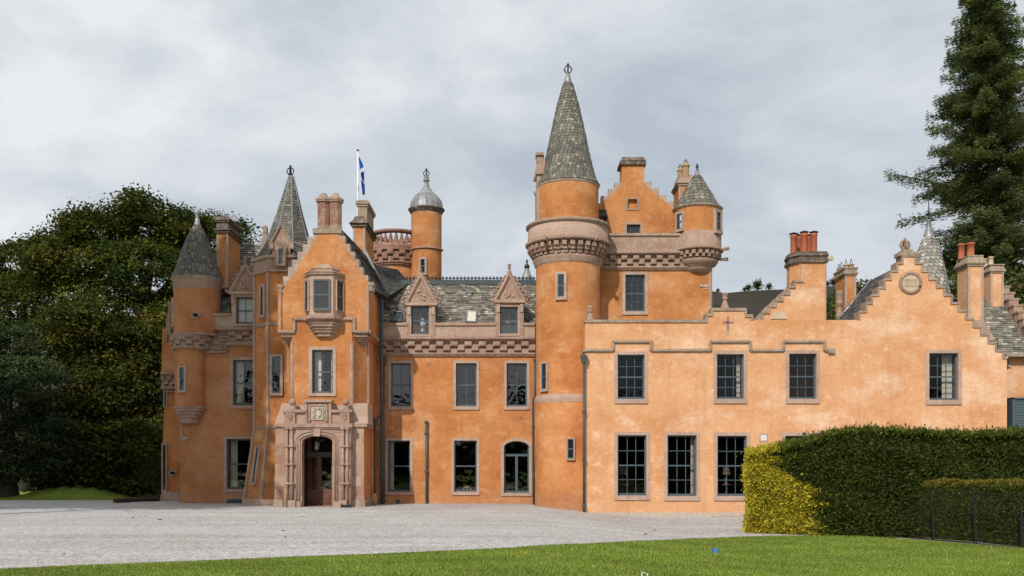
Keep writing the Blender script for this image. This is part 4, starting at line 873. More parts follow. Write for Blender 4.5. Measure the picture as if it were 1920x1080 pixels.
# ================================================================== KEEP  (d 46.9)
DK = 46.9
hk = window(1172.5, 1209, 515, 584, DK, 3, 4, recess=.18, mar=(.14, .14, .14, .16), bar=.02)
m = MB(); m.slab([(1100, 620), (1335, 620), (1335, 470), (1100, 470)], DK, .6, [hk]); m.box(WX(1335, DK)-.4, WX(1335, DK), DK+.6, DK+7, 5, WZ(470, DK)); m.build('wall', HARL, C); room(1150, 1330, 500, 615, DK)
quoins([P(1332.5, 600, DK), P(1332.5, 503, DK)], .1)
m = MB(); m.pbox(1313, 1330, 533, 538, DK-.06, DK+.1); m.pbox(1318, 1330, 538, 542, DK-.03, DK+.1); m.build('corner_stone', STONEP, C)
m = MB(); xa = WX(1120, DK); M = lin(xa, DK); corbels(m, M, WX(1296, DK)-xa, WZ(476, DK), WZ(506, DK), .58, .24); m.pbox(1120, 1335, 476, 505, DK-.03, DK+.3); m.build('corbel_course', STONE, C)
m = MB(); m.tube([P(1122, 473.5, DK-.28), P(1296, 472.5, DK-.28)], .08, 6, rope=.2); m.build('rope_moulding', STONE, C)
m = MB(); m.pbox(1118, 1330, 441, 474, DK-.22, DK+.15); m.build('parapet', STONE, C)
m = MB(); m.pbox(1118, 1332, 437, 441.5, DK-.3, DK+.2); m.build('coping', STONEG, C)
# keep corner turret
KX, KY = WX(1308, 47.2), 47.2; k = 47.2/F; Z = lambda y: WZ(y, 47.2); R = 43*k; m = MB()
m.lathe(KX, KY, [(R, Z(441)), (R, Z(392))], 48); kt = m.build('turret', HARL, C)
m = MB(); m.lathe(KX, KY, [(R+.02, Z(472)), (R+.02, Z(441)), (R-.1, Z(441))], 48); m.build('parapet', STONE, kt)
m = MB(); m.lathe(KX, KY, [(.05, Z(514)), (20*k, Z(513)), (25*k, Z(509)), (27*k, Z(506)), (27*k, Z(503)), (33*k, Z(500)), (37*k, Z(495)), (38*k, Z(491)), (35*k, Z(489)), (36*k, Z(476)), (R, Z(473))], 40)
for i in range(22):
    a_ = 2*math.pi*i/22; M = pol(KX, KY, 35*k, a_); L2 = 2*math.pi*35*k/22*.55
    m.obox(M, 0, L2, 0, 9*k, Z(483), Z(476)); m.obox(M, L2, L2*1.8, 0, 4*k, Z(480), Z(476)); m.obox(M, L2*.9, L2*1.85, 0, 6*k, Z(488), Z(482))
m.build('corbel_base', STONE, kt)
m = MB(); m.tube([Vector((KX+(R+.05)*math.cos(a_), KY+(R+.05)*math.sin(a_), Z(472))) for a_ in np.linspace(math.pi, 2*math.pi+.6, 110)], .075, 6, rope=.2); m.build('rope_moulding', STONE, kt)
m = MB(); m.lathe(KX, KY, [(R, Z(397)), (R+.08, Z(395)), (R+.1, Z(393)), (R, Z(392))], 48); m.build('eaves_band', STONEG, kt)
KXr = WX(1306.5, 47.2); m = MB(); cone_slates(m, KX-.02, KY, [(46*k, Z(394)), (38*k, Z(384)), (29*k, Z(367)), (17*k, Z(346)), (6.5*k, Z(329))], .25, .19, 1.39, (1.08, 1.03, .94)); m.build('roof', [SLATE, SLATEB], kt)
m = MB(); m.lathe(KX-.02, KY, [(7*k, Z(331)), (3*k, Z(320)), (2*k, Z(319))], 12); m.build('lead_cap', LEADP, kt)
m = MB(); m.lathe(KX-.02, KY, [(2*k, Z(320)), (3*k, Z(318.5)), (1*k, Z(317)), (3.4*k, Z(313)), (1.4*k, Z(310)), (1.8*k, Z(309)), (.01, Z(306))], 10); m.build('finial', IRON, kt)
slit(KX, KY, R, 212, .36, Z(436), Z(407), mr=.09, curtain=[('r', .4, WHITE)]); slit(KX, KY, R, 317, .36, Z(440), Z(406), mr=.12)
spout((KX+R*.8, KY-R*.5, Z(474)), (.9, -.35, .12), .5, .08); spout((KX+R*.9, KY-.2, Z(488)), (1, -.1, -.02), .42, .08)
# gable above the parapet
DG = 48.4; hg = window(1175, 1200.5, 421, 440, DG, 4, 2, recess=.16, mar=(.12, .12, .1, .1), mid=False, bar=.02)
m = MB(); m.slab([(1112, 470), (1285, 470), (1285, 410), (1208, 345), (1208, 306), (1166, 306), (1166, 345), (1112, 398)], DG, .5, [hg, [(1177, 391), (1195, 391), (1195, 373), (1177, 373)]]); m.pbox(1175, 1197, 371, 393, DG+.18, DG+.3); m.build('wall', HARL, C)
room(1120, 1260, 415, 460, DG, 3)
m = MB(); 
for a_, b_, y0, y1 in ((1173.5, 1177, 370, 394), (1195, 1198.5, 370, 394), (1177, 1195, 370, 373), (1177, 1195, 391, 394)): m.pbox(a_, b_, y0, y1, DG-.03, DG+.18)
m.build('niche_surround', STONE, C)
st_ = [(1222, 341), (1236, 353), (1250, 365), (1263, 377), (1276, 390)]; sl_ = [(1153, 342), (1141, 354), (1127, 367), (1113, 381)]
out = [(1290, 420), (1290, 400)]
for i in range(len(st_)-1, -1, -1): out += [(st_[i][0], st_[i][1]+(12 if 0 else 0)), (st_[i-1][0] if i else 1208, st_[i][1])]
out += [(1208, 335), (1166, 335), (1166, 342)]
for i, (x, y) in enumerate(sl_): out += [(x+.001*i, y), (x+.001*i, sl_[i+1][1] if i+1 < len(sl_) else 398)]
out += [(1113, 405), (1166, 356), (1208, 356), (1276, 415)]
m = MB(); m.slab(out, DG+.04, .5); m.build('crow_steps', STEPST, C)
m = MB(); m.pbox(1162, 1212, 302, 308, DG-.12, DG+1.1); x0, x1 = WX(1163, DG), WX(1211, DG); zc = WZ(302, DG); m.prism([(x0, DG-.1), (x1, DG-.1), (x1, DG+1.1), (x0, DG+1.1)], zc, zc+.2, 0, [(x0+.1, DG), (x1-.1, DG), (x1-.1, DG+1), (x0+.1, DG+1)]); m.box(WX(1166, DG), WX(1208, DG), DG+.5, DG+1, WZ(350, DG), WZ(303, DG), 1); m.build('chimney_cap', [SOOTY, HARL], C)
m = MB(); A, B, T = P(1118, 400, DG+.5), P(1280, 410, DG+.5), P(1187, 335, DG+.5); V = Vector((0, 6, 0)); slates(m, B, B+V, T+V, T, .3, .2); slates(m, A, A+V, T+V, T, .3, .2); m.build('roof', [SLATE, SLATEB], C)
m = MB(); m.pbox(1119, 1131, 408, 440, 47.7, 48.4); m.build('wall', HARL, C); m = MB(); slates(m, P(1117, 404, 47.5), P(1139, 408, 47.5), P(1137, 394, 48.4), P(1117, 391, 48.4), .2, .15, .7); m.pbox(1117, 1139, 405, 408, 47.5, 48.4, 1); m.build('dormer_roof', [SLATE, SLATEB], C)
window(1121, 1128, 412, 438, 47.68, 1, 2, recess=.04, mar=(.05, .06, .05, .05))
# chimney behind the corner turret
ck = chimney(WX(1273, 49), WX(1300, 49), 49, 50.6, WZ(400, 49), WZ(348, 49), [(.1, .06), (.08, .12), (.25, (.06, -.02)), (.12, -.02)], HARL, capm=STONE)
for x, y_, s_ in ((1286.5, 49.4, 1), (1281, 50.2, .8)):
    m = MB(); cx, cy = WX(x, 49.3), y_; k2 = 49.3/F; m.prism(octa(cx, cy, 7.5*k2*s_), WZ(334, 49), WZ(328, 49)); m.prism(octa(cx, cy, 6.2*k2*s_), WZ(328, 49), WZ(308, 49)); m.prism(octa(cx, cy, 8*k2*s_), WZ(308, 49), WZ(305, 49)); m.prism(octa(cx, cy, 7*k2*s_), WZ(305, 49), WZ(301, 49), 0, octa(cx, cy, 4.5*k2*s_)); po = m.build('chimney_pot', POTY, ck)
    m = MB(); 
    for kk in range(4): a_ = kk*math.pi/2+.6; m.tube([(cx+.13*math.cos(a_), cy+.13*math.sin(a_), WZ(301, 49)), (cx, cy, WZ(294, 49))], .02, 4)
    m.build('bird_guard', IRON, po)

# ================================================================== RIGHT WING (d 43.4)
DR = 43.4; mr = (.14, .14, .14, .2); g12 = dict(cols=3, rows=4, mar=mr, glass=GLASSF)
hr = [window(1158, 1208.5, 665, 748, DR, **g12), window(1344, 1394.5, 664, 748, DR, **{**g12, 'curtain': [('r', .14)]}), window(1479.5, 1530.5, 663, 748, DR, **g12),
      window(1742, 1796.5, 662, 750, DR, **{**g12, 'curtain': [('r', .36)]}),
      window(1158, 1212, 816, 929, DR, **g12), window(1251.5, 1306, 816, 930, DR, **{**g12, 'curtain': [('r', .10)]}), window(1345, 1400, 817, 930, DR, **g12),
      window(1472, 1504, 817, 930, DR, 2, 4, mar=mr, glass=GLASSF), window(1511, 1543, 817, 930, DR, 2, 4, mar=mr, glass=GLASSF)]
steps = [(1612, 600), (1612, 583), (1624, 583), (1624, 567), (1635, 567), (1635, 552), (1647, 552), (1647, 538), (1659, 538), (1659, 522), (1670, 522), (1670, 507), (1682, 507), (1682, 492), (1692, 492), (1692, 478),
         (1716, 478), (1716, 492), (1729, 492), (1729, 507), (1742, 507), (1742, 522), (1756, 522), (1756, 537), (1770, 537), (1770, 552), (1784, 552), (1784, 567), (1797, 567), (1797, 581), (1811, 581), (1811, 596), (1825, 596), (1825, 611), (1839, 611), (1839, 626), (1853, 626), (1853, 641), (1867, 641), (1867, 656), (1881, 656), (1881, 669), (1888, 669)]
par = [(1097, 600), (1325, 600), (1325, 588), (1335, 588), (1335, 578), (1398, 578), (1398, 590), (1410, 590), (1410, 600)]
m = MB(); m.slab([(1097, 985), (1888, 985)]+steps[::-1]+par[::-1], DR, .6, hr)
m.box(WX(1097, DR), WX(1097, DR)+.5, DR+.6, 46.5, -.6, WZ(604, DR)); m.build('wall', HARLP, C)
room(1105, 1555, 645, 775, DR, 5); room(1105, 1600, 790, 955, DR, 5); room(1700, 1880, 640, 775, DR, 5)
m = MB(); coping(m, par, DR, .6, 4.8); coping(m, [(x, y) for x, y in steps], DR, .6, 3.6, .05); m.pbox(1687, 1719, 472, 479, DR-.06, DR+.6); m.pbox(1694, 1712, 467, 473, DR, DR+.5); m.build('coping', STONEG, C)
rf = ring_finial('finial', (WX(1702, DR), DR+.3, WZ(467, DR)), .20, STONE, C, .04, .05, .07)
urn_finial((WX(1107, DR), DR+.3, WZ(600, DR)), .66, STONE, C, k=1.15); urn_finial((WX(1362, DR), DR+.3, WZ(578, DR)), .72, STONE, C, k=1.15)
# hood string
m = MB(); hp = [(1097, 657), (1150, 657), (1150, 640.5), (1221, 640.5), (1221, 657), (1332, 657), (1332, 640.5), (1407, 640.5), (1407, 657), (1469, 657), (1469, 640.5), (1546, 640.5), (1546, 657), (1557, 657)]
for A, B in zip(hp, hp[1:]): m.tube([P(*A, DR-.04), P(*B, DR-.04)], .075, 6, smooth=False)
m.pbox(1554, 1566, 653, 661.5, DR-.15, DR+.02); m.box(WX(1097, DR)-.1, WX(1097, DR)+.02, DR-.08, 44.2, WZ(660, DR), WZ(655, DR)); m.build('string_course', STONEG, C)
# cross recess, medallion, plaque, low plinth
m = MB(); 
for a_, b_, y0, y1 in ((1362.3, 1367.7, 597, 629), (1356, 1374, 602, 606.5)): m.pbox(a_, b_, y0, y1, DR-.012, DR+.02)
cr = m.build('cross_recess', STONEP, C); m = MB()
for a_, b_, y0, y1 in ((1363.7, 1366.2, 596, 620), (1357.5, 1372.5, 603.4, 605.4)): m.pbox(a_, b_, y0, y1, DR-.02, DR+.02)
for x, y in ((1365, 595.5), (1357, 604.4), (1373, 604.4)): m.ball(P(x, y, DR-.01), .045, 8)
m.build('opening', REDST, cr)
m = MB(); p = P(1707, 530.5, DR); m.torus((p.x, DR-.01, p.z), .43, .085, 'y', 36); md = m.build('medallion', STONE, C)
m = MB(); n = 32; m.add([(p.x, DR-.03, p.z)]+[(p.x+.36*math.cos(2*math.pi*i/n), DR-.03, p.z+.36*math.sin(2*math.pi*i/n)) for i in range(n)], [(0, i+1, (i+1) % n+1) for i in range(n)])
random.seed(5)
for yy in (.12, -.12):
    for xx in (-.2, -.07, .07, .2):
        m.torus((p.x+xx, DR-.04, p.z+yy), .05, .017, 'y', 8)
m.tube([(p.x-.27, DR-.04, p.z), (p.x+.27, DR-.04, p.z)], .012, 4)
m.build('carved_disc', POTC, md)
m = MB(); m.pbox(1424, 1440, 813, 828.5, DR-.03, DR+.02); pq = m.build('plaque', STONEP, C); m = MB(); m.pbox(1427, 1437, 816, 825.5, DR-.035, DR+.02); m.build('panel', WHITE, pq)
m = MB()
for x, y in ((1430, 819), (1433, 822), (1434, 819), (1430, 823)): m.ball(P(x, y, DR-.03), .022, 6)
m.build('carving', SOOTY, pq)
m = MB(); x = 1099
while x < 1890:
    w_ = random.uniform(7, 16); m.pbox(x, x+w_-.4, 961+random.uniform(-.8, .8), 985, DR-random.uniform(.07, .14), DR+.05); x += w_
m.build('rubble_footing', CRESTM, C)
m = MB(); m.pbox(1338, 1412, 969, 975, DR-.5, DR-.1); m.build('step', STONEG, C)
pp = lambda px, py, d_=43.2: P(px, py, d_)
pipe([pp(1095, 966), pp(1095, 676)], .055, hop=tuple(pp(1094.5, 680)), collars=[pp(1095, y) for y in (861, 772, 948)]); 
m = MB(); p_ = pp(1095, 664); m.tube([p_, pp(1095, 676)], .04); m.build('drainpipe', PIPE, C)
# roof of this gable, and the parapet roof
m = MB(); a_ = DR+.55; A, T = P(1606, 606, a_), P(1704, 488, a_); V = Vector((0, 4.6, 0)); slates(m, A, A+V, T+V, T, .24, .17, 1.15)
B = P(1892, 690, a_); slates(m, B, B+V, T+V, T, .24, .17, 1.2)
m.build('roof', [SLATE, SLATEB], C); m = MB(); m.tube([A+V, T+V], .07, 5); m.build('lead_flashing', LEAD, C)
m = MB(); m.box(WX(1097, DR)+.5, A.x, DR+.6, 49, WZ(606, DR)-.2, WZ(606, DR)-.1); m.box(WX(1097, DR), WX(1900, DR), 48.6, 49, -.4, WZ(612, DR)); m.build('flat_roof', LEAD, C)

# crow-stepped chimney gable between the keep and the right gable
D1 = 45.6; m = MB(); fo = [(WX(1500, D1), D1), (WX(1549, D1), D1), (WX(1549, D1), D1+2.2), (WX(1474, D1+2.2)+.3, D1+2.2), (WX(1475, D1+1.1), D1+1.1), (WX(1481, D1+.5), D1+.5)]
zt = WZ(492, D1); m.prism(fo, 5, zt)
prof = [(1400, 604), (1410, 600), (1423, 586), (1437, 572), (1451, 559), (1464, 546), (1478, 532), (1490, 532), (1490, 606)]
s1 = [(1416, 598), (1429, 598), (1429, 584), (1442, 584), (1442, 572), (1454, 572), (1454, 561), (1467, 561), (1467, 549), (1480, 549), (1480, 536), (1490, 536), (1490, 525), (1505, 525)]
m.slab([(1416, 606)]+s1+[(1505, 606)], D1-.02, .5); c1 = m.build('chimney', HARLP, C)
m = MB(); coping(m, s1[:-1]+[(1505, 525)], D1-.02, .5, 4.5, .06)
for i in range(0, 10, 2):
    x, y = s1[i]; q = P(x, y, D1); w_ = 12.5*D1/F; hh = 13*D1/F; m.add([q, q+Vector((w_, 0, 0)), q+Vector((w_, 0, hh)), q+Vector((0, .5, 0)), q+Vector((w_, .5, 0)), q+Vector((w_, .5, hh))], [(0, 1, 2), (5, 4, 3), (0, 2, 5, 3), (1, 4, 5, 2)])
m.build('crow_steps', STONEG, c1)
m = MB(); off = lambda o_: [(x+(o_ if x > 14 else -o_)*.9, y+(-o_ if y < D1+1 else o_)) for x, y in fo]
m.prism(off(.1), zt, zt+.12); m.prism(off(.06), zt+.12, zt+.3); m.prism(off(.12), zt+.3, zt+.42, 0, off(.07)); m.prism(off(.05), zt+.42, zt+.5); m.build('cap', SOOTY, c1)
for (x, yb, yt, d_) in ((1488, 480, 441, D1+.7), (1508, 478, 438, D1+.3), (1526, 478, 438, D1+.3), (1498, 478, 444, D1+1.5), (1518, 478, 444, D1+1.5)):
    cx = WX(x, d_); z0, z1 = zt+.4, WZ(yt, d_); r_ = 6.2*d_/F; m = MB(); m.lathe(cx, d_, [(r_*1.05, z0), (r_*.98, z0+.1), (r_*.96, z1-.12), (r_*1.08, z1-.1), (r_*1.08, z1), (r_*.7, z1), (r_*.7, z1-.3)], 14); po = m.build('chimney_pot', POT, c1)
    m = MB(); m.lathe(cx, d_, [(.001, z1+.14), (r_*1.4, z1+.07), (r_*1.4, z1+.05), (.001, z1+.07)], 12); 
    for kk in range(4): a2 = kk*math.pi/2+.5; m.tube([(cx+r_*math.cos(a2), d_+r_*math.sin(a2), z1-.02), (cx+r_*math.cos(a2), d_+r_*math.sin(a2), z1+.06)], .012, 4)
    m.build('cowl', IRON, po)
quoins([Vector((fo[0][0], fo[0][1], WZ(545, D1))), Vector((fo[0][0], fo[0][1], zt))], .05); quoins([Vector((fo[1][0]-.02, fo[1][1], WZ(600, D1))), Vector((fo[1][0]-.02, fo[1][1], zt))], .05)
m = MB(); p = P(1461, 597, D1-.06); n = 20; m.slab([(p.x+.36*math.cos(math.pi*i/n), p.z+.36*math.sin(math.pi*i/n)-.02) for i in range(n+1)], D1-.07, .08, world=True); m.build('sundial_disc', POTC, C)
m = MB(); m.pbox(1550, 1563, 480, 487, D1+.3, D1+.5); m.build('cream_box', POTC, C)  # small cream box for an unidentified pale thing, not a lamp

# chimney with spiked pots
D2_ = 50.0; xs0, xs1 = WX(1585, D2_), WX(1604.5, D2_)
chimney(xs0, xs1, D2_, D2_+1.5, WZ(600, D2_), WZ(517, D2_), [(.08, .05), (.1, .1), (.16, .06), (.08, .1)], HARL, [(xs0+.12, D2_+.25, .13, .16, POTY, 'spike'), (xs0+.4, D2_+.3, .14, .2, POTY, 'spike'), (xs0+.1, D2_+.9, .13, .16, POTY, 'spike'), (xs0+.1, D2_+1.3, .12, .16, POTY, 'spike')], capm=STONEG)
urn_finial((WX(1574, 49), 49, WZ(612, 49)), 1.75, STONEG, C, k=.62)
# round turret with a pale slated cone behind the gable
CX, CY = WX(1746, 50), 50.; k = 50/F; Z = lambda y: WZ(y, 50); m = MB(); m.lathe(CX, CY, [(36*k, 5), (36*k, Z(560))], 32); ct = m.build('turret', HARLP, C)
m = MB(); 
CXa = WX(1739, 50); cone_slates(m, CX-.12, CY, [(39*k, Z(560)), (33*k, Z(530)), (27.5*k, Z(500)), (20*k, Z(470)), (9.5*k, Z(443))], .24, .19, 1.39, (1.75, 1.72, 1.62)); m.build('roof', [SLATE, SLATEB], ct)
m = MB(); m.lathe(CX-.12, CY, [(10.5*k, Z(445)), (6*k, Z(428)), (3.5*k, Z(414)), (4.5*k, Z(413)), (1*k, Z(411))], 12); m.build('lead_cap', LEADP, ct)
m = MB(); m.tube([(CX-.12, CY, Z(413)), (CX-.12, CY, Z(405)), (CX-.12, CY, Z(349))], [.06, .035, .018], 6)
for y in (409, 400, 372, 356, 351): m.ball((CX-.12, CY, Z(y)), .045 if y < 390 else .07, 8)
m.build('finial', IRON, ct)
# far right range
D5 = 45.2; m = MB(); m.box(WX(1880, D5), 30, D5, D5+.5, -.6, WZ(668, D5)); m.box(29.5, 30, D5, 50, -.6, WZ(668, D5)); m.build('wall', HARLP, C)
m = MB(); ey, ry = WZ(664, 44.9), WZ(550, 48.2); slates(m, (WX(1845, 44.9), 44.9, ey), (24.2, 44.9, ey), (23.5, 48.2, ry), (WX(1838, 48.2), 48.2, ry), .30, .19, 1.7, (1.02, 1, .94)); slates(m, (WX(1780, 48.2), 48.2, WZ(560, 48.2)), (23.4, 48.2, ry-.3), (23.4, 50, ry+.05), (WX(1800, 50), 50, ry+.05), .3, .19, 1.5); m.build('roof', [SLATE, SLATEB], C)
m = MB(); m.box(WX(1884, 44.9), 30, 44.75, 44.95, ey-.12, ey); m.build('gutter', STONEG, C)
m = MB(); n = 9
for i in range(n):
    d_ = 48.4-3.9*i/n; zz = ry+.15-(ry-ey)*i/n*1.0; m.box(23.5, 23.95, d_-.47, d_+.02, zz-1.6, zz+.08); m.box(23.45, 24.0, d_-.5, d_+.02, zz+.08, zz+.16)
m.build('crow_steps', STONE, C); m = MB(); m.prism([(23.6, 44.9), (30, 44.9), (30, 49), (23.6, 49)], 5, ey-.2); m.build('wall', HARLP, C)
x0, x1 = WX(1815.5, 45), WX(1843, 45)
chimney(x0, x1, 45, 46.1, WZ(600, 45), WZ(499, 45), [(.1, .06), (.08, .12), (.26, (.1, .0)), (.06, .02)], HARLP, [(x0+.03, 45.75, .15, .66, POT, None), (x0+.27, 45.35, .17, .62, POT, None)], capm=STONEG)
m = MB(); m.prism([(x0-.1, 44.8), (x1+.5, 44.8), (x1+.5, 45.6), (x0-.1, 45.6)], WZ(640, 45), WZ(600, 45), 0, [(x0, 45), (x1, 45), (x1, 45.6), (x0, 45.6)]); m.build('chimney_base', STONE, C)
x0, x1 = WX(1857.5, 47.4), WX(1881, 47.4)
chimney(x0, x1, 47.4, 48.4, WZ(575, 47.4), WZ(512, 47.4), [(.07, .05), (.06, .1), (.24, (.08, .0)), (.05, .06)], HARLP, [(x0+.13, 47.65, .12, .40, POTC, None), (x0-.02, 47.9, .11, .36, POTC, None), (x0-.12, 48.2, .11, .33, POTC, None)], capm=STONEG)
m = MB(); m.pbox(1901, 1985, 748, 905, DR+.2, DR+1.5)
for i in range(30): y = 749+i*5; m.pbox(1902, 1985, y, y+4.2, DR+.18-.02*(i % 2), DR+.3)
m.pbox(1899, 1902, 746, 905, DR+.1, DR+.5); m.pbox(1899, 1985, 745, 748, DR+.1, DR+1.5); m.build('boarded_bay', SASH, C)
m = MB(); m.pbox(1891, 1896, 674, 689, D5-.06, D5+.02); m.build('corner_stone', STONEG, C)


# ------------------------------------------------------------------ foliage helper: thousands of leaf quads in one mesh
def quads(name, ctr, ax, wd, ln, wi, col, parent=None, extra=None, mats=None):
    """ctr (N,3); ax, wd unit vectors; ln, wi half sizes; col (N,3)"""
    N = len(ctr); ln = np.broadcast_to(np.asarray(ln, float).reshape(-1, 1), (N, 1)); wi = np.broadcast_to(np.asarray(wi, float).reshape(-1, 1), (N, 1))
    v = np.empty((N, 4, 3)); v[:, 0] = ctr-ax*ln; v[:, 1] = ctr+wd*wi+ax*ln*.1; v[:, 2] = ctr+ax*ln; v[:, 3] = ctr-wd*wi+ax*ln*.1
    nrm = np.cross(ax, wd); v[:, 0] -= nrm*wi*.35; v[:, 2] -= nrm*wi*.35
    me = bpy.data.meshes.new(name); me.vertices.add(N*4); me.vertices.foreach_set('co', v.reshape(-1).astype(np.float32))
    me.loops.add(N*4); me.loops.foreach_set('vertex_index', np.arange(N*4, dtype=np.int32)); me.polygons.add(N)
    me.polygons.foreach_set('loop_start', np.arange(0, N*4, 4, dtype=np.int32)); 
    try: me.polygons.foreach_set('loop_total', np.full(N, 4, dtype=np.int32))
    except Exception: pass
    at = me.color_attributes.new('Col', 'FLOAT_COLOR', 'POINT'); c4 = np.ones((N, 4, 4)); c4[:, :, :3] = np.clip(col, 0, 1)[:, None, :]
    at.data.foreach_set('color', c4.reshape(-1).astype(np.float32)); me.materials.append((mats or LEAF)); me.update(calc_edges=True)
    o = bpy.data.objects.new(name, me); COL.objects.link(o); return adopt(o, parent) if parent else o
def unit(a): return a/np.maximum(1e-9, np.linalg.norm(a, axis=-1, keepdims=True))
def rand_frames(N, flat=.5, down=0.):
    ax = RNG.normal(size=(N, 3)); ax[:, 2] = ax[:, 2]*flat-down; ax = unit(ax); r = RNG.normal(size=(N, 3)); r[:, 2] *= flat; wd = unit(np.cross(ax, np.cross(r, ax))); return ax, wd
def palette(N, cols, jit=.18, w=None):
    c = np.asarray(cols)[RNG.choice(len(cols), N, p=w)]; return c*(1+RNG.normal(size=(N, 1))*jit)*(1+RNG.normal(size=(N, 3))*.05)

def sublobes(lobes, n=9, k=.36, seed=1):
    rr = random.Random(seed); out = []
    for (x, y, z, rx, ry, rz) in lobes:
        out.append((x, y, z, rx*.82, ry*.82, rz*.82))
        for _ in range(n):
            a_ = rr.uniform(0, 2*math.pi); e_ = math.asin(rr.uniform(-.6, 1)); q = rr.uniform(.62, .9); s_ = k*rr.uniform(.65, 1.25)
            out.append((x+rx*q*math.cos(a_)*math.cos(e_), y+ry*q*math.sin(a_)*math.cos(e_), z+rz*q*math.sin(e_), rx*s_, ry*s_, min(rx, rz)*s_*.92))
    return out
def crown(lobes, dens, per, cols, leaf, csize=(.75, .75, .32), camw=True, zmin=.3, sub=0):
    if sub: lobes = sublobes(lobes, sub, seed=len(lobes))
    """lobes = (x, y, z, rx, ry, rz); leaf clumps scattered through the outer shell of every lobe"""
    C_, K, cc = [], [], []
    L = np.array(lobes)
    for (x, y, z, rx, ry, rz) in lobes:
        n = int(dens*4*math.pi*((rx*ry)**1.6+(rx*rz)**1.6+(ry*rz)**1.6)**(1/1.6)/3**(1/1.6)); d = unit(RNG.normal(size=(n, 3)))
        keep = (d[:, 1] < .25) | (RNG.random(n) < .35) if camw else np.ones(n, bool); d = d[keep]
        rad = 1.0-np.abs(RNG.normal(size=(len(d), 1)))*.16+RNG.normal(size=(len(d), 1))*.05
        p = np.array([x, y, z])+d*rad*np.array([rx, ry, rz]); p = p[p[:, 2] > zmin]
        inside = np.zeros(len(p), bool)
        for (a_, b_, c_, ra, rb, rc) in lobes: inside |= (((p-[a_, b_, c_])/[ra, rb, rc])**2).sum(1) < .5
        p = p[~inside]; C_.append(p)
    ctr = np.concatenate(C_); M_ = len(ctr); rep = np.repeat(np.arange(M_), per); N = len(rep)
    g = RNG.normal(size=(N, 3))*np.array(csize)*RNG.uniform(.6, 1.3, (M_, 1))[rep]
    g[:, 2] -= .18*(g[:, 0]**2+g[:, 1]**2)                              # clumps droop at the rim
    tone = palette(M_, cols, .14)[rep]*(1+RNG.normal(size=(N, 1))*.10)
    p = ctr[rep]+g; k = p[:, 2] > zmin*.5; ax, wd = rand_frames(N, .5, .25)
    return p[k], ax[k], wd[k], (leaf*RNG.uniform(.6, 1.35, N))[k], (leaf*.55*RNG.uniform(.7, 1.3, N))[k], tone[k]

def limbs(mb, base, top, r, lobes, rng=random):
    b, t = Vector(base), Vector(top); n = 8; tr = [b.lerp(t, i/n)+Vector((rng.uniform(-.15, .15), rng.uniform(-.15, .15), 0))*(1 if 0 < i else 0) for i in range(n+1)]
    mb.tube(tr, [r*(1.35 if i == 0 else 1)*(1-.8*i/n) for i in range(n+1)], 10)
    for (x, y, z, rx, ry, rz) in lobes:
        s = tr[min(n-1, max(1, int(n*.8*min(1, max(.1, (z-b.z-rz*.6)/(t.z-b.z))))))]; e_ = Vector((x, y, z+rz*.3)); mid = s.lerp(e_, .5)+Vector((0, 0, rz*.15))
        mb.tube([s, mid, e_], [r*.4, r*.25, r*.08], 7)
        for _ in range(5):
            q = mid.lerp(e_, rng.uniform(0, 1)); f = Vector((x+rng.uniform(-.85, .85)*rx, y+rng.uniform(-.9, .3)*ry, z+rng.uniform(-.5, .8)*rz)); mb.tube([q, q.lerp(f, .55)+Vector((0, 0, .3)), f], [r*.14, r*.09, r*.03], 5)
def tree(name, loc, h, r, lobes, label, cat, cols, leaf=.2, dens=1.1, per=90, group=None, **k):
    t = empty(name, (*loc, gz(loc[0])), label, cat, group); m = MB(); limbs(m, (*loc, -.3), (loc[0], loc[1], h), r, lobes); m.build('trunk', BARK, t)
    quads('crown', *crown(lobes, dens, per, cols, leaf, **k), parent=t); return t
def lobe(px, py, d, rpx, rpy, rd=None):
    k = d/F; return (WX(px, d), d, WZ(py, d), rpx*k, (rd or rpx)*k, rpy*k)

BE = [(.056, .076, .013), (.076, .096, .015), (.038, .058, .012), (.105, .108, .018), (.062, .084, .016), (.135, .118, .022), (.048, .068, .012)]
BD = [(.030, .044, .012), (.040, .056, .014), (.024, .036, .010), (.055, .066, .014)]
# ------------------------------------------------------------------ big trees on the left
lb = [lobe(300, 428, 70, 95, 50), lobe(195, 436, 69, 75, 38), lobe(400, 455, 72, 70, 60), lobe(150, 500, 68, 95, 60), lobe(270, 520, 67, 100, 75), lobe(360, 540, 69, 90, 80), lobe(430, 520, 72, 60, 60),
      lobe(180, 620, 65, 100, 70), lobe(300, 640, 65, 85, 80), lobe(210, 730, 63, 95, 75), lobe(300, 760, 64, 80, 80), lobe(150, 820, 62, 90, 70), lobe(250, 840, 61.5, 75, 65), lobe(310, 850, 64, 50, 60), lobe(240, 895, 60.5, 60, 38), lobe(175, 880, 60.8, 60, 42), lobe(105, 890, 60.6, 45, 36), lobe(285, 900, 60, 32, 34)]
tree('beech_tree', (WX(265, 68), 68), 16, .85, lb, 'broad dark beech left of the castle, tallest leafy tree, sweeping to the ground', 'tree', BE, .135, 1.05, 115, csize=(.55, .55, .26), sub=11)
lb = [lobe(40, 500, 74, 60, 50), lobe(95, 480, 75, 45, 45), lobe(100, 560, 72, 60, 60), lobe(30, 580, 72, 70, 70), lobe(-40, 520, 74, 60, 60), lobe(-20, 640, 72, 80, 90), lobe(90, 640, 70, 60, 70)]
tree('beech_tree', (WX(45, 74), 74), 15, .6, lb, 'olive green broadleaf tree at the left edge behind, lower than the big beech beside it', 'tree', BE, .135, 1.0, 105, csize=(.55, .55, .26), sub=9)
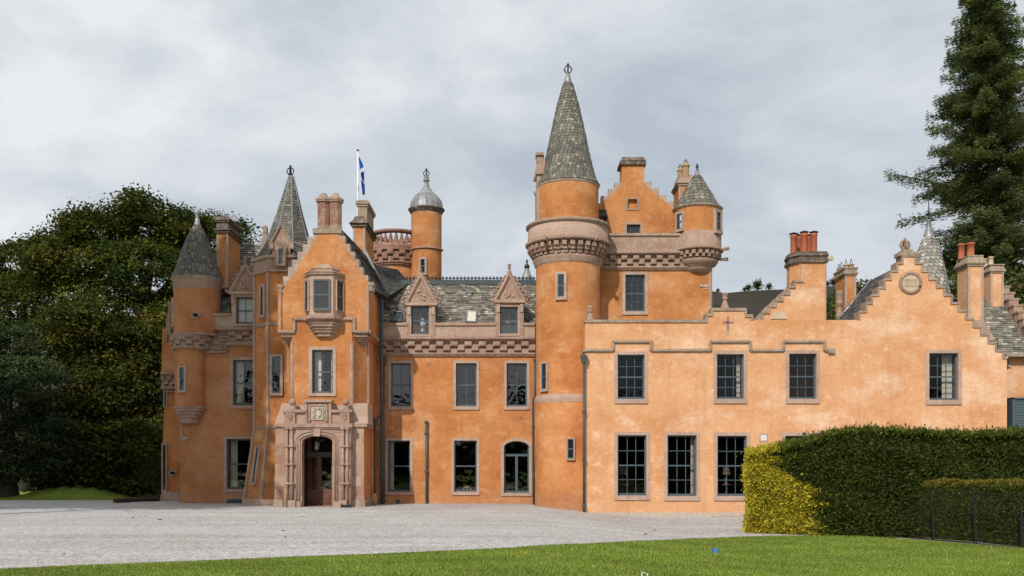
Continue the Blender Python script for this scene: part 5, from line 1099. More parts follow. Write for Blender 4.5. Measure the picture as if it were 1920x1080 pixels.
lb = [lobe(20, 660, 58, 62, 60), lobe(-40, 640, 58, 70, 70), lobe(60, 720, 57, 55, 60), lobe(0, 760, 57, 70, 70), lobe(60, 830, 57.5, 60, 70), lobe(-10, 860, 57, 80, 60), lobe(110, 850, 59, 40, 55)]
tree('yew_tree', (WX(15, 58), 58), 9, .5, lb, 'low rounded blue-green tree in front at the far left edge', 'tree', [(.052, .078, .036), (.068, .094, .040), (.040, .062, .030), (.084, .106, .040)], .11, 1.4, 120, csize=(.45, .45, .16), sub=7)
m_ = [lobe(125, 925, 60, 60, 10, 30)]
lb = [lobe(300, 905, 57, 20, 24), lobe(290, 880, 58, 18, 22), lobe(312, 890, 58, 12, 20)]
t = empty('shrub', (WX(300, 57), 57, 0), 'small loose green shrub against the left corner of the castle', 'shrub'); quads('foliage', *crown(lb, 5, 60, BD, .09, csize=(.25, .25, .2), zmin=.05), parent=t)
m = MB(); 
for k_ in range(6): m.tube([(WX(300, 57)+random.uniform(-.2, .2), 57, -.05), (WX(300, 57)+random.uniform(-.6, .6), 57+random.uniform(-.3, .3), random.uniform(.6, 1.5))], [.03, .01], 5)
m.build('stem', BARK, t)
# dark understory closing the view beneath the trees
lb = [lobe(x, 905, 80, 70, 50) for x in range(-720, 460, 60)]
o = quads('woodland', *crown(lb, .9, 70, BD, .22), ); tag(o, 'dark undergrowth and woodland edge under the big trees on the left', 'woodland', kind='stuff')

# ------------------------------------------------------------------ tall pines added outside the frame to shade the left of the forecourt
def pine(x, y, z0, z1, r, label, grp):
    lobes = [(x+random.uniform(-.6, .6), y+random.uniform(-.6, .6), z0+(z1-z0)*(i+.5)/5, r*random.uniform(.8, 1.1), r, (z1-z0)/7) for i in range(5)]
    t = empty('shade_pine', (x, y, 0), label, 'tree', grp); m = MB(); limbs(m, (x, y, -.3), (x, y, z1-1), .45, lobes); m.build('trunk', BARK, t)
    quads('crown', *crown(lobes, 1.0, 36, BD, .34, camw=False), parent=t)
for x, y in ((-39.5, 27), (-34.8, 28), (-30.2, 27.4), (-26.2, 28.4), (-22.6, 27.6)): pine(x, y, 13.6, 29, 2.9, 'tall unseen pine with a high crown and bare trunk, added to shade the forecourt', 'unseen pines added to shade the forecourt')
# woodland behind the camera, seen only as reflections in the window panes
lb = [(x, -48+6*math.sin(x*.3), 4+1.5*math.sin(x*.7), 5, 4, 6.5+3.0*math.sin(x*.9+1)) for x in range(-70, 75, 6)]
o = quads('woodland', *crown(lb, .5, 60, BD, .36, csize=(1.0, 1.0, .7), camw=False)); tag(o, 'line of dark woodland across the lawn opposite the castle', 'woodland', kind='stuff')

# ------------------------------------------------------------------ conifers on the right
def conifer(name, x, y, zt, label, loc0=4, slope=.25, rmax=4.2, seed=3, extra=(), cols=None, lean=(0, 0), dens=1.0, step=.42):
    rr = random.Random(seed); rg = np.random.default_rng(seed); t = empty(name, (x, y, gz(x)), label, 'tree'); m = MB(); z0 = -.3
    ctr = lambda z: Vector((x+lean[0]*(z/zt), y, z))
    m.tube([ctr(z0+(zt-z0)*i/12) for i in range(13)], [.62*(1-i/12.6)+.03 for i in range(13)], 10); P_, A_, Wd, C_ = [], [], [], []
    br = []; z = loc0
    while z < zt-.3:
        L_ = min(rmax*(.8+.2*math.sin(z*1.3)), (zt-z)*slope+.12)
        for k_ in range(rr.choice((7, 8, 9))): br.append((z+rr.uniform(-.3, .3), rr.uniform(0, 2*math.pi), L_*rr.choice((.55, .8, .9, 1.0, 1.0, 1.15))))
        z += step*(1 if z > 14 else 1.2)
    br += list(extra)
    for (z, az, L_) in br:
        s = ctr(z); n = max(5, int(L_*4)); pts = []; kk = rr.uniform(-.22, .36)
        for i in range(n+1):
            q = i/n; pts.append(s+Vector((math.cos(az)*L_*q, math.sin(az)*L_*q, L_*(kk*q-.34*q*q+.20*q**3))))
        m.tube([pts[0], pts[n//2], pts[-1]], [.07*L_/4+.02, .045*L_/4+.015, .01], 5)
        for i in range(max(1, n//5), n+1):
            q = i/n; w_ = (.62*(1-q)+.20)*min(1, L_/2.5)+.12; c = int(60*w_*dens)+12; side = Vector((-math.sin(az), math.cos(az), 0)); f = Vector((math.cos(az), math.sin(az), 0))
            u = rg.uniform(-1, 1, c); v = rg.uniform(0, .5, c); tone = np.array(rr.choice(cols or CF))*rr.uniform(.8, 1.2)
            for j in range(c):
                p = pts[i]+side*float(u[j]*w_)+f*float(v[j]*.4-abs(u[j])*w_*.35+.1)+Vector((0, 0, float(rg.normal()*.16-.22*abs(u[j]))))
                a2 = (side*float(np.sign(u[j])*.8)+f*.8+Vector((rg.normal()*.3, rg.normal()*.3, rg.normal()*.3-.1)))
                P_.append(p); A_.append(a2); C_.append(tone*(1+rg.normal()*.15))
    m.build('trunk', BARK, t); N = len(P_); ax = unit(np.array([list(v) for v in A_])); r = rg.normal(size=(N, 3)); wd = unit(np.cross(ax, r))
    quads('crown', np.array([list(v) for v in P_]), ax, wd, rg.uniform(.09, .18, N), rg.uniform(.018, .036, N), np.array(C_), parent=t); return t
CF = [(.085, .112, .036), (.118, .148, .040), (.060, .084, .030), (.165, .180, .050), (.090, .106, .038)]
conifer('fir_tree', WX(1875, 62), 62, 36.6, 'very tall green fir behind the right end, its top beyond the picture', 6, .232, 4.1, 3, extra=[(18.6, math.pi*1.02, 6.6), (18.3, math.pi*.98, 5.6), (14.6, math.pi*1.25, 4.8), (25.6, math.pi, 3.2), (22, math.pi*1.06, 4.2)], lean=(-.9, 0), dens=1.5)
m = MB(); 
lb = [lobe(1900, 590, 57, 40, 60), lobe(1925, 560, 57, 40, 50), lobe(1800, 570, 60, 40, 50), lobe(1780, 620, 60, 60, 60), lobe(1950, 640, 57, 50, 70)]
tree('cypress_tree', (WX(1905, 57), 57), 8, .3, lb, 'dense low green tree behind the pink crow steps at the right edge', 'tree', CF, .13, 1.8, 90, csize=(.4, .4, .45), zmin=4)
lb = [lobe(1612, 548, 76, 26, 20), lobe(1590, 556, 76, 26, 18), lobe(1640, 556, 76, 28, 22), lobe(1620, 600, 76, 60, 50)]
tree('bushy_tree', (WX(1612, 76), 76), 12, .3, lb, 'small green treetop showing above the slate roof behind the spiked chimney', 'tree', BE, .15, 1.5, 80, zmin=6)

# ------------------------------------------------------------------ hill with little trees on its skyline
def hz(x, y):
    t = (y-420)/(1250-420); t = max(0, min(1, t)); s = t*t*(3-2*t)
    prof = 1+.012*math.sin(x*.010)+.006*math.sin(x*.035+1)+.10*math.exp(-((x-1400)/900)**2)-.16*(1/(1+math.exp((x+50)/80)))
    tilt = .985-.03*math.exp(-((x-250)/60)**2)
    n = 1.6*math.sin(x*.05+y*.03)*math.sin(y*.021)+1.1*math.sin(x*.13+y*.07)
    return (221*prof*tilt)*s+n*s-1.0
m = MB(); xs = list(range(-1500, 2100, 30)); ys = [420+i*34.6 for i in range(25)]+[1320, 1500, 2200]
vs = [(x, y, hz(x, y)-(0 if y < 1285 else (y-1285)*.22)) for y in ys for x in xs]; nx = len(xs)
m.add(vs, [(j*nx+i, j*nx+i+1, (j+1)*nx+i+1, (j+1)*nx+i) for j in range(len(ys)-1) for i in range(nx-1)], smooth=True); o = m.build('hill', HILLM); tag(o, kind='structure')
m = MB(); m.tube([(0, 0, 0), (0, 0, 3)], [.5, .3], 6); tb = m; base = None
for i, (px, s_) in enumerate(((1396, .8), (1403, 1.2), (1420, 1.9), (1442, 1.2), (1551, 1.0), (1563, 1.5), (1346, .7))):
    x = WX(px, 1250); z = CH+max((hz(x*y_/1250, y_)-CH)/y_ for y_ in range(900, 1290, 10))*1250-.8
    if base is None:
        base = empty('hill_tree', (x, 1250, z), 'tiny dark tree standing alone on the skyline of the heathery hill', 'tree', 'lone trees on the hill skyline')
        b_ = bpy.data.meshes.new('trunk'); q = MB(); q.tube([(x, 1250, z-2), (x, 1250, z+4)], [.8, .4], 6); tk = q.build('trunk', BARK, base)
        pts = RNG.normal(size=(420, 3))*np.array([1.5, 1.5, 1.6])+np.array([x, 1250, z+4]); ax, wd = rand_frames(420, .8); cw = quads('crown', pts, ax, wd, .6, .4, palette(420, BD), parent=base); base.scale = (s_,)*3
    else:
        r = base.copy(); COL.objects.link(r); r.location = (x, 1250, z); r.scale = (s_,)*3
        for ch in (tk, cw): c = ch.copy(); COL.objects.link(c); c.parent = r; c.matrix_parent_inverse = ch.matrix_parent_inverse.copy()

# ------------------------------------------------------------------ ground, gravel, lawns
def sheet(name, cols_, dz, mt, kind='structure', nd=1, zf=None):
    """cols_ = [(x, d_near, d_far)]"""
    m = MB(); vs = []; n = nd+1
    for x, a_, b_ in cols_:
        for j in range(n): y = a_+(b_-a_)*j/nd; vs.append((x, y, gz(x)+dz+(zf(x, y) if zf else 0)))
    m.add(vs, [(i*n+j, (i+1)*n+j, (i+1)*n+j+1, i*n+j+1) for i in range(len(cols_)-1) for j in range(nd)], smooth=True); o = m.build(name, mt); tag(o, kind=kind); return o
def ground_mat(name, kind):
    m = bpy.data.materials.new(name); m.use_nodes = True; nt = m.node_tree; N = nt.nodes; L = nt.links; b = N['Principled BSDF']; b.inputs['Roughness'].default_value = .92; b.inputs['Specular IOR Level'].default_value = .15
    geo = N.new('ShaderNodeNewGeometry')
    def noise(sc, det=4, st=(1, 1, 1)):
        n = N.new('ShaderNodeTexNoise'); n.inputs['Scale'].default_value = sc; n.inputs['Detail'].default_value = det; n.inputs['Roughness'].default_value = .65
        mp = N.new('ShaderNodeMapping'); mp.inputs['Scale'].default_value = st; L.new(geo.outputs['Position'], mp.inputs[0]); L.new(mp.outputs[0], n.inputs[0]); return n.outputs[0]
    def ramp(s, stops):
        r = N.new('ShaderNodeValToRGB'); e_ = r.color_ramp.elements
        while len(e_) < len(stops): e_.new(.5)
        for i, (p, c) in enumerate(stops): e_[i].position = p; e_[i].color = (*c, 1)
        L.new(s, r.inputs[0]); return r.outputs[0]
    def mul(c1, c2, f=1.0):
        x = N.new('ShaderNodeMix'); x.data_type = 'RGBA'; x.blend_type = 'MULTIPLY'; x.inputs[0].default_value = f; L.new(c1, x.inputs[6]); L.new(c2, x.inputs[7]); return x.outputs[2]
    if kind == 'gravel':
        v = N.new('ShaderNodeTexVoronoi'); v.inputs['Scale'].default_value = 26; L.new(geo.outputs['Position'], v.inputs[0])
        hs = N.new('ShaderNodeSeparateColor'); L.new(v.outputs['Color'], hs.inputs[0])
        c = ramp(hs.outputs[0], [(.0, (.20, .185, .172)), (.22, (.50, .475, .45)), (.7, (.63, .605, .585)), (1., (.80, .77, .74))])
        c = mul(c, ramp(noise(.35, 6, (1, .5, 1)), [(.3, (.84, .82, .80)), (.62, (1.0, 1.0, 1.0))])); c = mul(c, ramp(noise(.5, 5, (.12, 1.6, 1)), [(.38, (.88, .86, .84)), (.58, (1.02, 1.02, 1.02))])); c = mul(c, ramp(noise(5, 5), [(.25, (.72, .71, .70)), (.6, (1.04, 1.04, 1.04))]))
        bp = N.new('ShaderNodeBump'); bp.inputs['Distance'].default_value = .02; L.new(v.outputs['Distance'], bp.inputs['Height'])
    else:
        c = ramp(noise(.5, 6, (1, 2.2, 1)), [(.3, (.13, .20, .028)), (.5, (.20, .275, .04)), (.7, (.29, .335, .065))])
        c = mul(c, ramp(noise(6, 5, (1, 1.6, 1)), [(.3, (.7, .72, .7)), (.7, (1.2, 1.18, 1.1))])); bp = N.new('ShaderNodeBump'); bp.inputs['Distance'].default_value = .03; L.new(noise(30, 3), bp.inputs['Height'])
    L.new(bp.outputs[0], b.inputs['Normal']); L.new(c, b.inputs['Base Color']); return m
GRAV = ground_mat('pale_gravel', 'gravel'); GRASS = ground_mat('lawn_grass', 'grass')
xs = [-3000, -600, -120, -60, -30, -12, 0]+[i*.5 for i in range(1, 13)]+[12, 20, 40, 120, 600, 3000]
sheet('ground', [(x, -600, 2600) for x in xs], -.012, GRASS)
edge_px = [(-400, 1098), (-200, 1084), (0, 1072), (100, 1067), (200, 1063), (400, 1055), (560, 1048), (700, 1043), (830, 1037), (960, 1031), (1100, 1023), (1200, 1017), (1300, 1012), (1400, 1008.5), (1480, 1007), (1560, 1006.5), (1620, 1008), (1680, 1012), (1740, 1016), (1800, 1021), (1860, 1026), (1920, 1031), (2040, 1042)]
edge = [ground(*q) for q in edge_px]; edge = [(-60, edge[0][1]-3)]+edge+[(60, edge[-1][1]-6)]
ex, ey = np.array([q[0] for q in edge]), np.array([q[1] for q in edge])
E = lambda x: float(np.interp(x, ex, ey))
gxs = [-60, -45, -30, -25, -20]+[-18+i*.5 for i in range(0, 77)]+[22, 26, 40]
sheet('gravel', [(x, E(x)-1.2, 53.3 if x < -15.8 else 56) for x in gxs], .0, GRAV)
lxs = [-60, -40, -20]+[-12+i*.25 for i in range(0, 104)]+[15, 20, 30, 60]
sheet('lawn', [(x, -20, E(x)) for x in lxs], .012, GRASS)
# grass blades along the visible lawn
def blades(n, x0, x1):
    N = n; x = RNG.uniform(x0, x1, N); u = RNG.random(N)**1.0; e_ = np.interp(x, ex, ey); y0 = np.maximum(13.0, np.abs(x)*0+13.0); y = y0+(e_+.03*RNG.normal(size=N)-y0)*u
    k = (y > y0-.1) & (np.abs(x)/y < .56) & (e_ > 13.1); x, y = x[k], y[k]; N = len(x); t = np.clip(x/6, 0, 1); z = -.4*t*t*(3-2*t)+.012
    h_ = RNG.uniform(.012, .034, N); ax = unit(np.stack([RNG.normal(size=N)*.45, RNG.normal(size=N)*.45, np.ones(N)], 1)); wd = unit(np.stack([RNG.normal(size=N), RNG.normal(size=N), RNG.normal(size=N)*.15], 1))
    ctr = np.stack([x, y, z+h_*.8], 1); patch = .5+.5*np.sin(x*1.3+1.7*np.sin(y*.9))*np.sin(y*1.9+x*.4)
    col = palette(N, [(.175, .26, .034), (.225, .31, .042), (.29, .345, .06), (.34, .36, .11), (.14, .22, .03)], .15)*(0.86+.28*patch[:, None])
    return ctr, ax, wd, h_, np.full(N, .009), col
o = quads('grass', *blades(420000, -9, 15)); tag(o, 'short mown grass blades of the front lawn', 'grass', kind='stuff')
tx = RNG.uniform(-9, 14, 9000); ty = np.interp(tx, ex, ey)+np.abs(RNG.normal(size=9000))*.045*(1+2*(RNG.random(9000) < .08)); k = (ty > 13) & (np.abs(tx)/ty < .56); tx, ty = tx[k], ty[k]; t_ = np.clip(tx/6, 0, 1); tz = -.4*t_*t_*(3-2*t_)
ax = unit(np.stack([RNG.normal(size=len(tx))*.6, RNG.normal(size=len(tx))*.6, np.ones(len(tx))], 1)); wd = unit(np.stack([RNG.normal(size=len(tx)), RNG.normal(size=len(tx)), np.zeros(len(tx))], 1))
o = quads('grass_edge', np.stack([tx, ty, tz+.02], 1), ax, wd, RNG.uniform(.015, .045, len(tx)), .01, palette(len(tx), [(.15, .23, .03), (.20, .27, .04), (.10, .16, .025)])); tag(o, 'ragged tufts of grass where the lawn meets the gravel', 'grass', kind='stuff')
# far lawn and mound on the left
sheet('far_lawn', [(x, 53.1, 110) for x in (-120, -60, -40, -30, -25, -20, -15.8)], .02, GRASS)
m = MB(); nx, ny = 30, 10; cx, cy = WX(125, 58), 59
vs = [(cx-3.4+6.8*i/nx, cy-3+6*j/ny, .03+.62*max(0, math.cos(math.pi*(i/nx-.5)))**1.3*max(0, math.cos(math.pi*(j/ny-.5)))*(1+.15*math.sin(i*1.7+j))) for j in range(ny+1) for i in range(nx+1)]
m.add(vs, [(j*(nx+1)+i, j*(nx+1)+i+1, (j+1)*(nx+1)+i+1, (j+1)*(nx+1)+i) for j in range(ny) for i in range(nx)], smooth=True); tag(m.build('grass_mound', GRASS), kind='structure')
# low dark kerb of timber and stone at the left foot of the castle
a_, b_ = ground(215, 943), ground(332, 938); m = MB(); A, B = Vector((*a_, .1)), Vector((*b_, .12)); m.tube([A, A.lerp(B, .3)+Vector((0, 0, .03)), A.lerp(B, .7), B], .12, 6, smooth=False); tag(m.build('timber_edging', SOIL), 'low dark timber edging lying along the gravel by the left corner of the castle', 'edging')

# ------------------------------------------------------------------ hedges
YD = [(.058, .084, .016), (.078, .104, .019), (.040, .062, .013), (.110, .125, .024), (.066, .082, .018)]
YG = [(.46, .38, .026), (.58, .48, .036), (.36, .32, .026), (.66, .55, .07), (.27, .26, .024)]
g0, g1 = ground(1402, 1000), ground(1680, 1009); g2 = ground(2080, 1040)
def hfront(x): return float(np.interp(x, [g0[0], g0[0]+.8, g1[0], g1[0]+12], [g0[1], g0[1]-.45, g1[1]+.1, g1[1]-1.0]))
TOPX = [(1388, 856), (1405, 847), (1440, 840), (1480, 832), (1520, 823), (1560, 812), (1600, 804), (1650, 803), (1700, 806), (1760, 809), (1820, 811), (1880, 809), (1960, 806), (2200, 806)]
def htop(x):
    d = hfront(x)+.4; px = 960+x*F/d; py = np.interp(px, [q[0] for q in TOPX], [q[1] for q in TOPX]); return CH+(HY-py)*d/F
def hedge(name, x0, x1, golden, label):
    h_ = empty(name, ((x0+x1)/2, hfront(x0)+1.2, gz(x0)), label, 'hedge'); TH = 2.2; pts, nr = [], []
    def memb(x, z):       # is this spot golden yew?
        d = hfront(x); px = 960+x*F/d; py = HY-(z-CH)*F/d
        b_ = np.interp(py, [830, 850, 880, 920, 960, 1005], [1448, 1452, 1480, 1512, 1540, 1528])+14*math.sin(z*5.1+x)+9*math.sin(z*13+1)+7*math.sin(x*9+z*17)+random.gauss(0, 7)*(1 if random.random() < .8 else 3.5); return px < b_
    n = 46000 if golden else 170000
    X = RNG.uniform(x0, x1, n); 
    for x in X:
        r = random.random(); x = x if r < .88 else x0; zt = htop(x); zb = gz(x); wz = zt-zb; bul = .10*math.sin(x*2.3)+.07*math.sin(x*5.7)
        if r < .66:
            z = zb+wz*random.random(); q = (z-zb)/wz; y = hfront(x)+bul*.5+.35*max(0, q-.82)/.18*1.0+.06*math.sin(z*6+x*2)+.10*math.sin(z*2.1+x*1.1); nn = (0, -1, .15)
        elif r < .88: y = hfront(x)+(TH*min(1, (x-x0+.08)/.55) if golden else TH)*random.random(); z = zt+.05*math.sin(x*7)*math.sin(y*5); nn = (0, -.2, 1)
        else: 
            if not golden: continue
            z = zb+wz*random.random(); y = hfront(x0)+TH*random.random(); x = x0+.05*math.sin(z*3)+.25*max(0, (z-zb)/wz-.85)/.15+.42*(y-hfront(x0))/TH; nn = (-1, 0, .1)
        gm = memb(x, z)
        if gm != golden: continue
        pts.append((x, y, z)); nr.append(nn)
    p = np.array(pts); nn = unit(np.array(nr)); N = len(p); depth = np.abs(RNG.normal(size=(N, 1)))*.09; p = p-nn*depth+RNG.normal(size=(N, 3))*.025
    shoots = RNG.random(N) < np.where(nn[:, 2] > .8, .07, .02); p[shoots] += nn[shoots]*RNG.uniform(.03, .17, (shoots.sum(), 1)); ax = unit(nn*.75+RNG.normal(size=(N, 3))*.55+np.array([.1, 0, .3])); wd = unit(np.cross(ax, RNG.normal(size=(N, 3))))
    cl = palette(N, YG if golden else YD, .17)
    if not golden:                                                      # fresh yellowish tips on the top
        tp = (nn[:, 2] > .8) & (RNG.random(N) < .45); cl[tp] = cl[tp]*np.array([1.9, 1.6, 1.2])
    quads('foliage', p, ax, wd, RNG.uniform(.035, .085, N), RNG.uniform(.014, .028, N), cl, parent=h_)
    m = MB(); xs = np.linspace(x0+.12, x1, 60)
    vs = []
    for x in xs: f = hfront(x)+.22; k_ = min(1, (x-x0)/.7); bk = f+(TH-.45)*k_; xx = x+.10; vs += [(xx, f+.05, gz(x)-.05), (xx, f+.1, htop(x)-.42), (xx, min(bk, f+.42), htop(x)-.2), (xx, bk, htop(x)-.2), (xx, bk+.02, gz(x)-.05)]
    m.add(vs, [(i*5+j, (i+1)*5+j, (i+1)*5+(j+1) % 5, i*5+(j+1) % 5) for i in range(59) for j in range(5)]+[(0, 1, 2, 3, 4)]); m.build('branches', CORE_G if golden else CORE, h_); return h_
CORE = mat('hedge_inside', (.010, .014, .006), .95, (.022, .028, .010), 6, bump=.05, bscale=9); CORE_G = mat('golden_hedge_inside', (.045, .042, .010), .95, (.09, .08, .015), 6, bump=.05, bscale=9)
hedge('yew_hedge', g0[0]-.02, 24, False, 'tall dark green clipped yew hedge in front of the right wing')
hedge('yew_hedge', g0[0], g0[0]+3.6, True, 'golden yellow yew end of the tall hedge, lit by the sun at its left')
# low hedge in front with a post and wire fence
lp = [ground(*q) for q in ((1672, 1006), (1750, 1010), (1828, 1016), (1916, 1026), (2050, 1040))]; lx = [q[0] for q in lp]; ly = [q[1]+.05 for q in lp]
LF = lambda x: float(np.interp(x, lx, ly))
def low_hedge():
    h_ = empty('low_hedge', (lx[0]+1.5, LF(lx[0]), gz(lx[0])), 'waist-high clipped green hedge behind the wire fence at the right, below the tall hedge', 'hedge'); H = 1.62; n = 80000; TH = 1.3
    x = RNG.uniform(lx[0], lx[-1], n); f = np.interp(x, lx, ly); r = RNG.random(n); front = r < .72; q = RNG.random(n); z = np.where(front, -.4+H*q, -.4+H+.03*np.sin(x*9)); y = np.where(front, f+.05*np.sin(z*7+x*3)+.05*np.sin(x*4.1), f+TH*q)
    nn = np.where(front[:, None], np.array([[-.25, -1, .1]]), np.array([[0, -.1, 1.]])); nn = unit(nn); p = np.stack([x, y, z], 1)-nn*np.abs(RNG.normal(size=(n, 1)))*.06+RNG.normal(size=(n, 3))*.02
    ax = unit(nn*.7+RNG.normal(size=(n, 3))*.6+np.array([0, 0, .35])); wd = unit(np.cross(ax, RNG.normal(size=(n, 3)))); cl = palette(n, YD, .2)*1.15; tp = ~front & (RNG.random(n) < .8); cl[tp] = palette(tp.sum(), [(.15, .15, .02), (.20, .17, .03), (.10, .12, .018), (.22, .14, .03)], .15)
    p[tp] += nn[tp]*RNG.uniform(0, .13, (tp.sum(), 1)); quads('foliage', p, ax, wd, RNG.uniform(.03, .065, n), RNG.uniform(.012, .024, n), cl, parent=h_)
    m = MB(); vs = []
    for X, Y in zip(lx, ly): vs += [(X+.1, Y+.17, -.45), (X+.1, Y+.17, -.4+H-.12), (X+.1, Y+TH, -.4+H-.12), (X+.1, Y+TH, -.45)]
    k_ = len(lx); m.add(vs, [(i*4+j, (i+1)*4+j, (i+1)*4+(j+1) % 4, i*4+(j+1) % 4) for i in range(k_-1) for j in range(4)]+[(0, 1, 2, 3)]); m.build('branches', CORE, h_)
low_hedge()
fn = empty('wire_fence', (lx[1], ly[1]-.3, -.4), 'dark metal post and wire fence in front of the low hedge', 'fence')
fx = [ground(*q) for q in ((1679, 1007), (1751, 1013), (1831, 1019.5), (1918, 1029), (2020, 1040))]; ht = [(1674, 938), (1747, 919), (1825, 920), (1913, 927), (2015, 935)]; tops = []
for (x, y), (tx, ty) in zip(fx, ht):
    q = P(tx, ty, y); tops.append(q); m = MB(); m.box(-.02, .02, -.02, .02, 0, 1); m.v = [(x+(q.x-x)*c[2]+c[0], y+c[1], -.42+(q.z+.42)*c[2]) for c in m.v]; m.build('post', IRON, fn)
m = MB()
for f_ in [i/11 for i in range(1, 12)]: m.tube([Vector((x, y-.03, -.4)).lerp(t_+Vector((0, -.03, -.03)), f_) for (x, y), t_ in zip(fx, tops)], .0035 if f_ < .95 else .006, 4)
for (a0, t0), (a1, t1) in zip(zip(fx, tops), zip(fx[1:], tops[1:])):
    for i in range(1, 14): q = i/14; m.tube([Vector((*a0, -.4)).lerp(Vector((*a1, -.4)), q)+Vector((0, -.03, 0)), t0.lerp(t1, q)+Vector((0, -.03, -.03))], .0025, 3)
m.build('wire', IRON, fn)
m = MB(); vs = []
for (x, y) in [(g1[0]-.6, g1[1]-.05)]+fx+[(30, fx[-1][1]-5)]: vs += [(x, y-.26, gz(x)+.022), (x, y+.5, gz(x)+.022)]
k_ = len(vs)//2; m.add(vs, [(2*i, 2*i+2, 2*i+3, 2*i+1) for i in range(k_-1)]); tag(m.build('soil', SOIL), kind='structure')

# ------------------------------------------------------------------ flagpole and flag
FD = 49.5; fp = empty('flagpole', (WX(671, FD), FD, WZ(500, FD)), 'thin white flagpole rising beside the sooty chimney on the castle roof', 'flagpole'); x = WX(671, FD)
m = MB(); m.tube([(x, FD, WZ(500, FD)), (x, FD, WZ(284, FD))], [.06, .035], 10); m.build('pole', WHITE, fp)
m = MB(); m.ball((x, FD, WZ(282, FD)), .06, 10); m.build('ball', IRON, fp)
m = MB(); m.tube([(x, FD-.05, WZ(358, FD)), (x+.05, FD-.1, WZ(354, FD)), (x+.02, FD-.07, WZ(350, FD))], .012, 4); m.build('cleat', IRON, fp)
def flag():
    nu, nv = 40, 10; z1 = WZ(295, FD); Lf = 72*FD/F; vs, fs, mi = [], [], []
    for i in range(nu+1):                                               # hangs limp: a long narrow bundle of folds drooping from the hoist
        q = i/nu; wd_ = (.05+.26*min(1, q/.35)) if q < .35 else .31-.20*((q-.35)/.65)**.8
        for j in range(nv+1):
            v = j/nv; vs.append((x+.045+.22*q**1.4+wd_*v*.86, FD-.04+.09*math.sin(v*9+q*5)*min(1, q*3+.2)+.04*math.sin(q*11), z1-Lf*q+.05*v*math.sin(q*8)))
    for i in range(nu):
        for j in range(nv):
            q, v = (i+.5)/nu, (j+.5)/nv; fs.append((i*(nv+1)+j, (i+1)*(nv+1)+j, (i+1)*(nv+1)+j+1, i*(nv+1)+j+1))
            mi.append(1 if abs(q-.40+.10*v) < .045 or abs(q-.60-.14*(v-.5)) < .030 or (v < .22 and .36 < q < .62) else 0)
    m = MB(); m.v = vs
    for f, q in zip(fs, mi): m.f.append(list(f)); m.mi.append(q); m.c.append(None); m.s.append(True)
    o = m.build('flag', [mat('flag_blue', (.010, .10, .42), .7), WHITE]); tag(o, 'blue flag with a white diagonal cross hanging limp from the flagpole', 'flag')
flag()

# ------------------------------------------------------------------ small things
p = (WX(704, 46.6), 45.9); m = MB(); m.lathe(p[0], p[1], [(.001, -.02), (.12, -.02), (.17, .12), (.19, .3), (.16, .46), (.10, .52), (.12, .56), (.08, .56), (.06, .4)], 16); tag(m.build('clay_jar', POTY), 'small buff clay jar standing under the drainpipes right of the entrance', 'jar')
a_ = ground(643, 953); m = MB(); m.box(a_[0]-.2, a_[0]+.2, 43.0, 43.02, .0, .12); m.box(a_[0]-.22, a_[0]-.19, 42.95, 43.07, 0, .18); m.box(a_[0]+.19, a_[0]+.22, 42.95, 43.07, 0, .18); m.box(a_[0]-.24, a_[0]+.24, 42.9, 43.1, 0, .03); tag(m.build('boot_scraper', IRON), 'small black iron boot scraper on the gravel right of the front door', 'boot scraper')
# croquet hoop and blue marker flag on the lawn
hx, hy = 1.83, 13.75; zt = CH-(1072.5-HY)*hy/F; m = MB(); m.tube([(hx-.034, hy, -.1), (hx-.034, hy, zt), (hx+.033, hy-.08, zt-.018), (hx+.033, hy-.08, -.1)], .008, 6, smooth=False); tag(m.build('croquet_hoop', WHITE), 'white croquet hoop at the bottom edge of the lawn', 'croquet hoop')
bx, by = ground(1336.5, 1047.5); bl = mat('marker_blue', (.05, .20, .62), .6); mk = empty('marker_flag', (bx, by, gz(bx)), 'small square blue marker flag on a thin wire in the lawn', 'marker flag')
m = MB(); m.tube([(bx, by, gz(bx)), (bx-.005, by, gz(bx)+.27)], .003, 4); m.build('wire', IRON, mk); m = MB(); z = WZ(1027.5, by); s_ = .112; vs = []
for i in range(7):
    for j in (0, 1): vs.append((bx+s_*i/6, by-.01+.008*math.sin(i*1.1), z-s_*j*.98))
m.add(vs, [(2*i, 2*i+2, 2*i+3, 2*i+1) for i in range(6)], smooth=True); m.build('cloth', bl, mk)
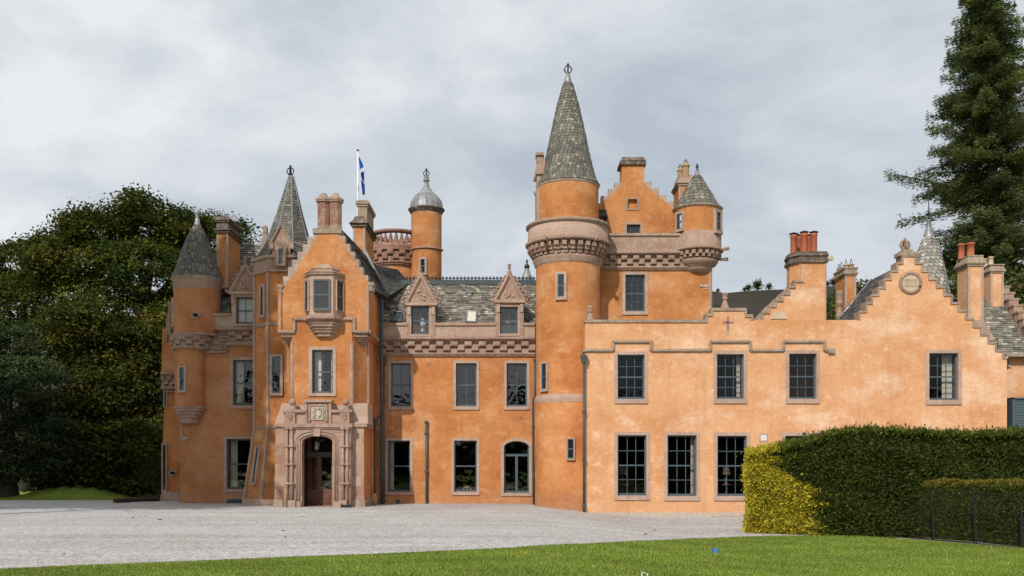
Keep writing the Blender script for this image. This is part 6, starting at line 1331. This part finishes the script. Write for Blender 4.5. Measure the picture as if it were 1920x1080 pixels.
# leaves blown onto the gravel
lv = [(531, 997), (275, 970), (300, 976), (440, 1038), (378, 1056), (400, 1055), (567, 970), (1210, 1003), (1229, 996), (250, 972), (535, 1008), (120, 1040), (385, 975), (1232, 1019)]
base = None; LB = mat('dry_leaf', (.13, .05, .02), .8)
for i, q in enumerate(lv):
    x, y = ground(*q)
    if base is None:
        m = MB(); m.add([(-.06, 0, .01), (0, .035, .045), (.07, 0, .015), (0, -.035, .03)], [(0, 1, 2), (0, 2, 3)]); base = m.build('fallen_leaf', LB); tag(base, 'single brown fallen leaf lying on the pale gravel', 'leaf', 'fallen leaves on the gravel'); o = base
    else: o = base.copy(); COL.objects.link(o)
    o.location = (x, y, gz(x)+.005); o.rotation_euler = (0, 0, i*1.7); o.scale = (1+.3*math.sin(i),)*3
YL = mat('yellow_flower', (.70, .50, .02), .7); base = None
for i, q in enumerate([(969, 1043), (976, 1041), (983, 1040), (988, 1042), (1230, 1039.5), (1279, 1036), (1489, 1039), (1744, 1041), (1794, 1037), (1842, 1042), (970, 1049), (984, 1044)]):
    x, y = ground(*q)
    if base is None:
        m = MB(); m.lathe(0, 0, [(.001, .01), (.016, .016), (.019, .024), (.001, .028)], 8); m.tube([(0, 0, -.03), (0, 0, .012)], .002, 3); base = m.build('yellow_flower', YL); tag(base, 'tiny yellow flower in the short grass of the lawn', 'flower', 'yellow flowers in the lawn'); o = base
    else: o = base.copy(); COL.objects.link(o)
    o.location = (x, y, gz(x)+.04)
# things seen through the windows: table lamps and a gilt chair
def table_lamp(px, py, d, s_, label):
    x, z = WX(px, d), WZ(py, d); t = empty('table_lamp', (x, d, z-.75), label, 'lamp'); m = MB(); m.lathe(x, d, [(.22*s_, z-.16), (.13*s_, z+.16)], 20); m.build('lamp_shade', GOLD, t); m = MB(); m.lathe(x, d, [(.09, z-.6), (.1, z-.57), (.04, z-.52), (.08, z-.38), (.03, z-.22), (.015, z-.1)], 12); m.build('base', SOOTY, t)
    tb_ = MB(); tb_.lathe(x, d, [(.001, z-.6), (.35, z-.6), (.35, z-.64), (.04, z-.66), (.04, z-1.25), (.2, z-1.3)], 16); tag(tb_.build('side_table', WOOD), label.replace('table lamp', 'round side table under the lamp'), 'table')
table_lamp(1167, 883, 44.7, 1.1, 'table lamp inside the leftmost ground floor window of the pale wing'); table_lamp(1361, 883, 44.8, 1.05, 'table lamp inside the ground floor window beside the golden hedge')
cx, cd = WX(876, 48.9), 48.9; t = empty('gilt_chair', (cx, cd, WZ(947, cd)), 'carved gilt chair just inside the ground floor window in the middle of the orange wall', 'chair')
z0 = WZ(938, cd); m = MB(); m.box(cx-.24, cx+.24, cd-.2, cd+.25, z0+.05, z0+.12); m.build('seat', GOLD, t)
m = MB(); n = 12; m.tube([(cx+.24*math.cos(math.pi*i/n), cd-.2, z0+.35+.32*math.sin(math.pi*i/n)) for i in range(n+1)]+[(cx-.2, cd-.2, z0+.1), (cx+.2, cd-.2, z0+.1), (cx+.24, cd-.2, z0+.35)], .03, 6); m.tube([(cx, cd-.2, z0+.1), (cx, cd-.2, z0+.66)], .03, 6); m.torus((cx, cd-.2, z0+.4), .1, .02); m.build('backrest', POTY, t)
for sx in (-.2, .2):
    for sy in (-.17, .2): m = MB(); m.tube([(cx+sx, cd+sy, z0-.3), (cx+sx, cd+sy, z0+.05)], .022, 6); m.build('leg', GOLD, t)

m = MB(); x, d = WX(793, 48.2), 48.25; z = WZ(618, d); m.lathe(x, d, [(.09, z-.1), (.1, z), (.05, z+.06), (.12, z+.2), (.16, z+.3), (.06, z+.36), (.09, z+.46), (.06, z+.56), (.001, z+.58)], 14); tag(m.build('white_bust', WHITE), 'small white bust standing inside the left dormer window of the middle range', 'bust')
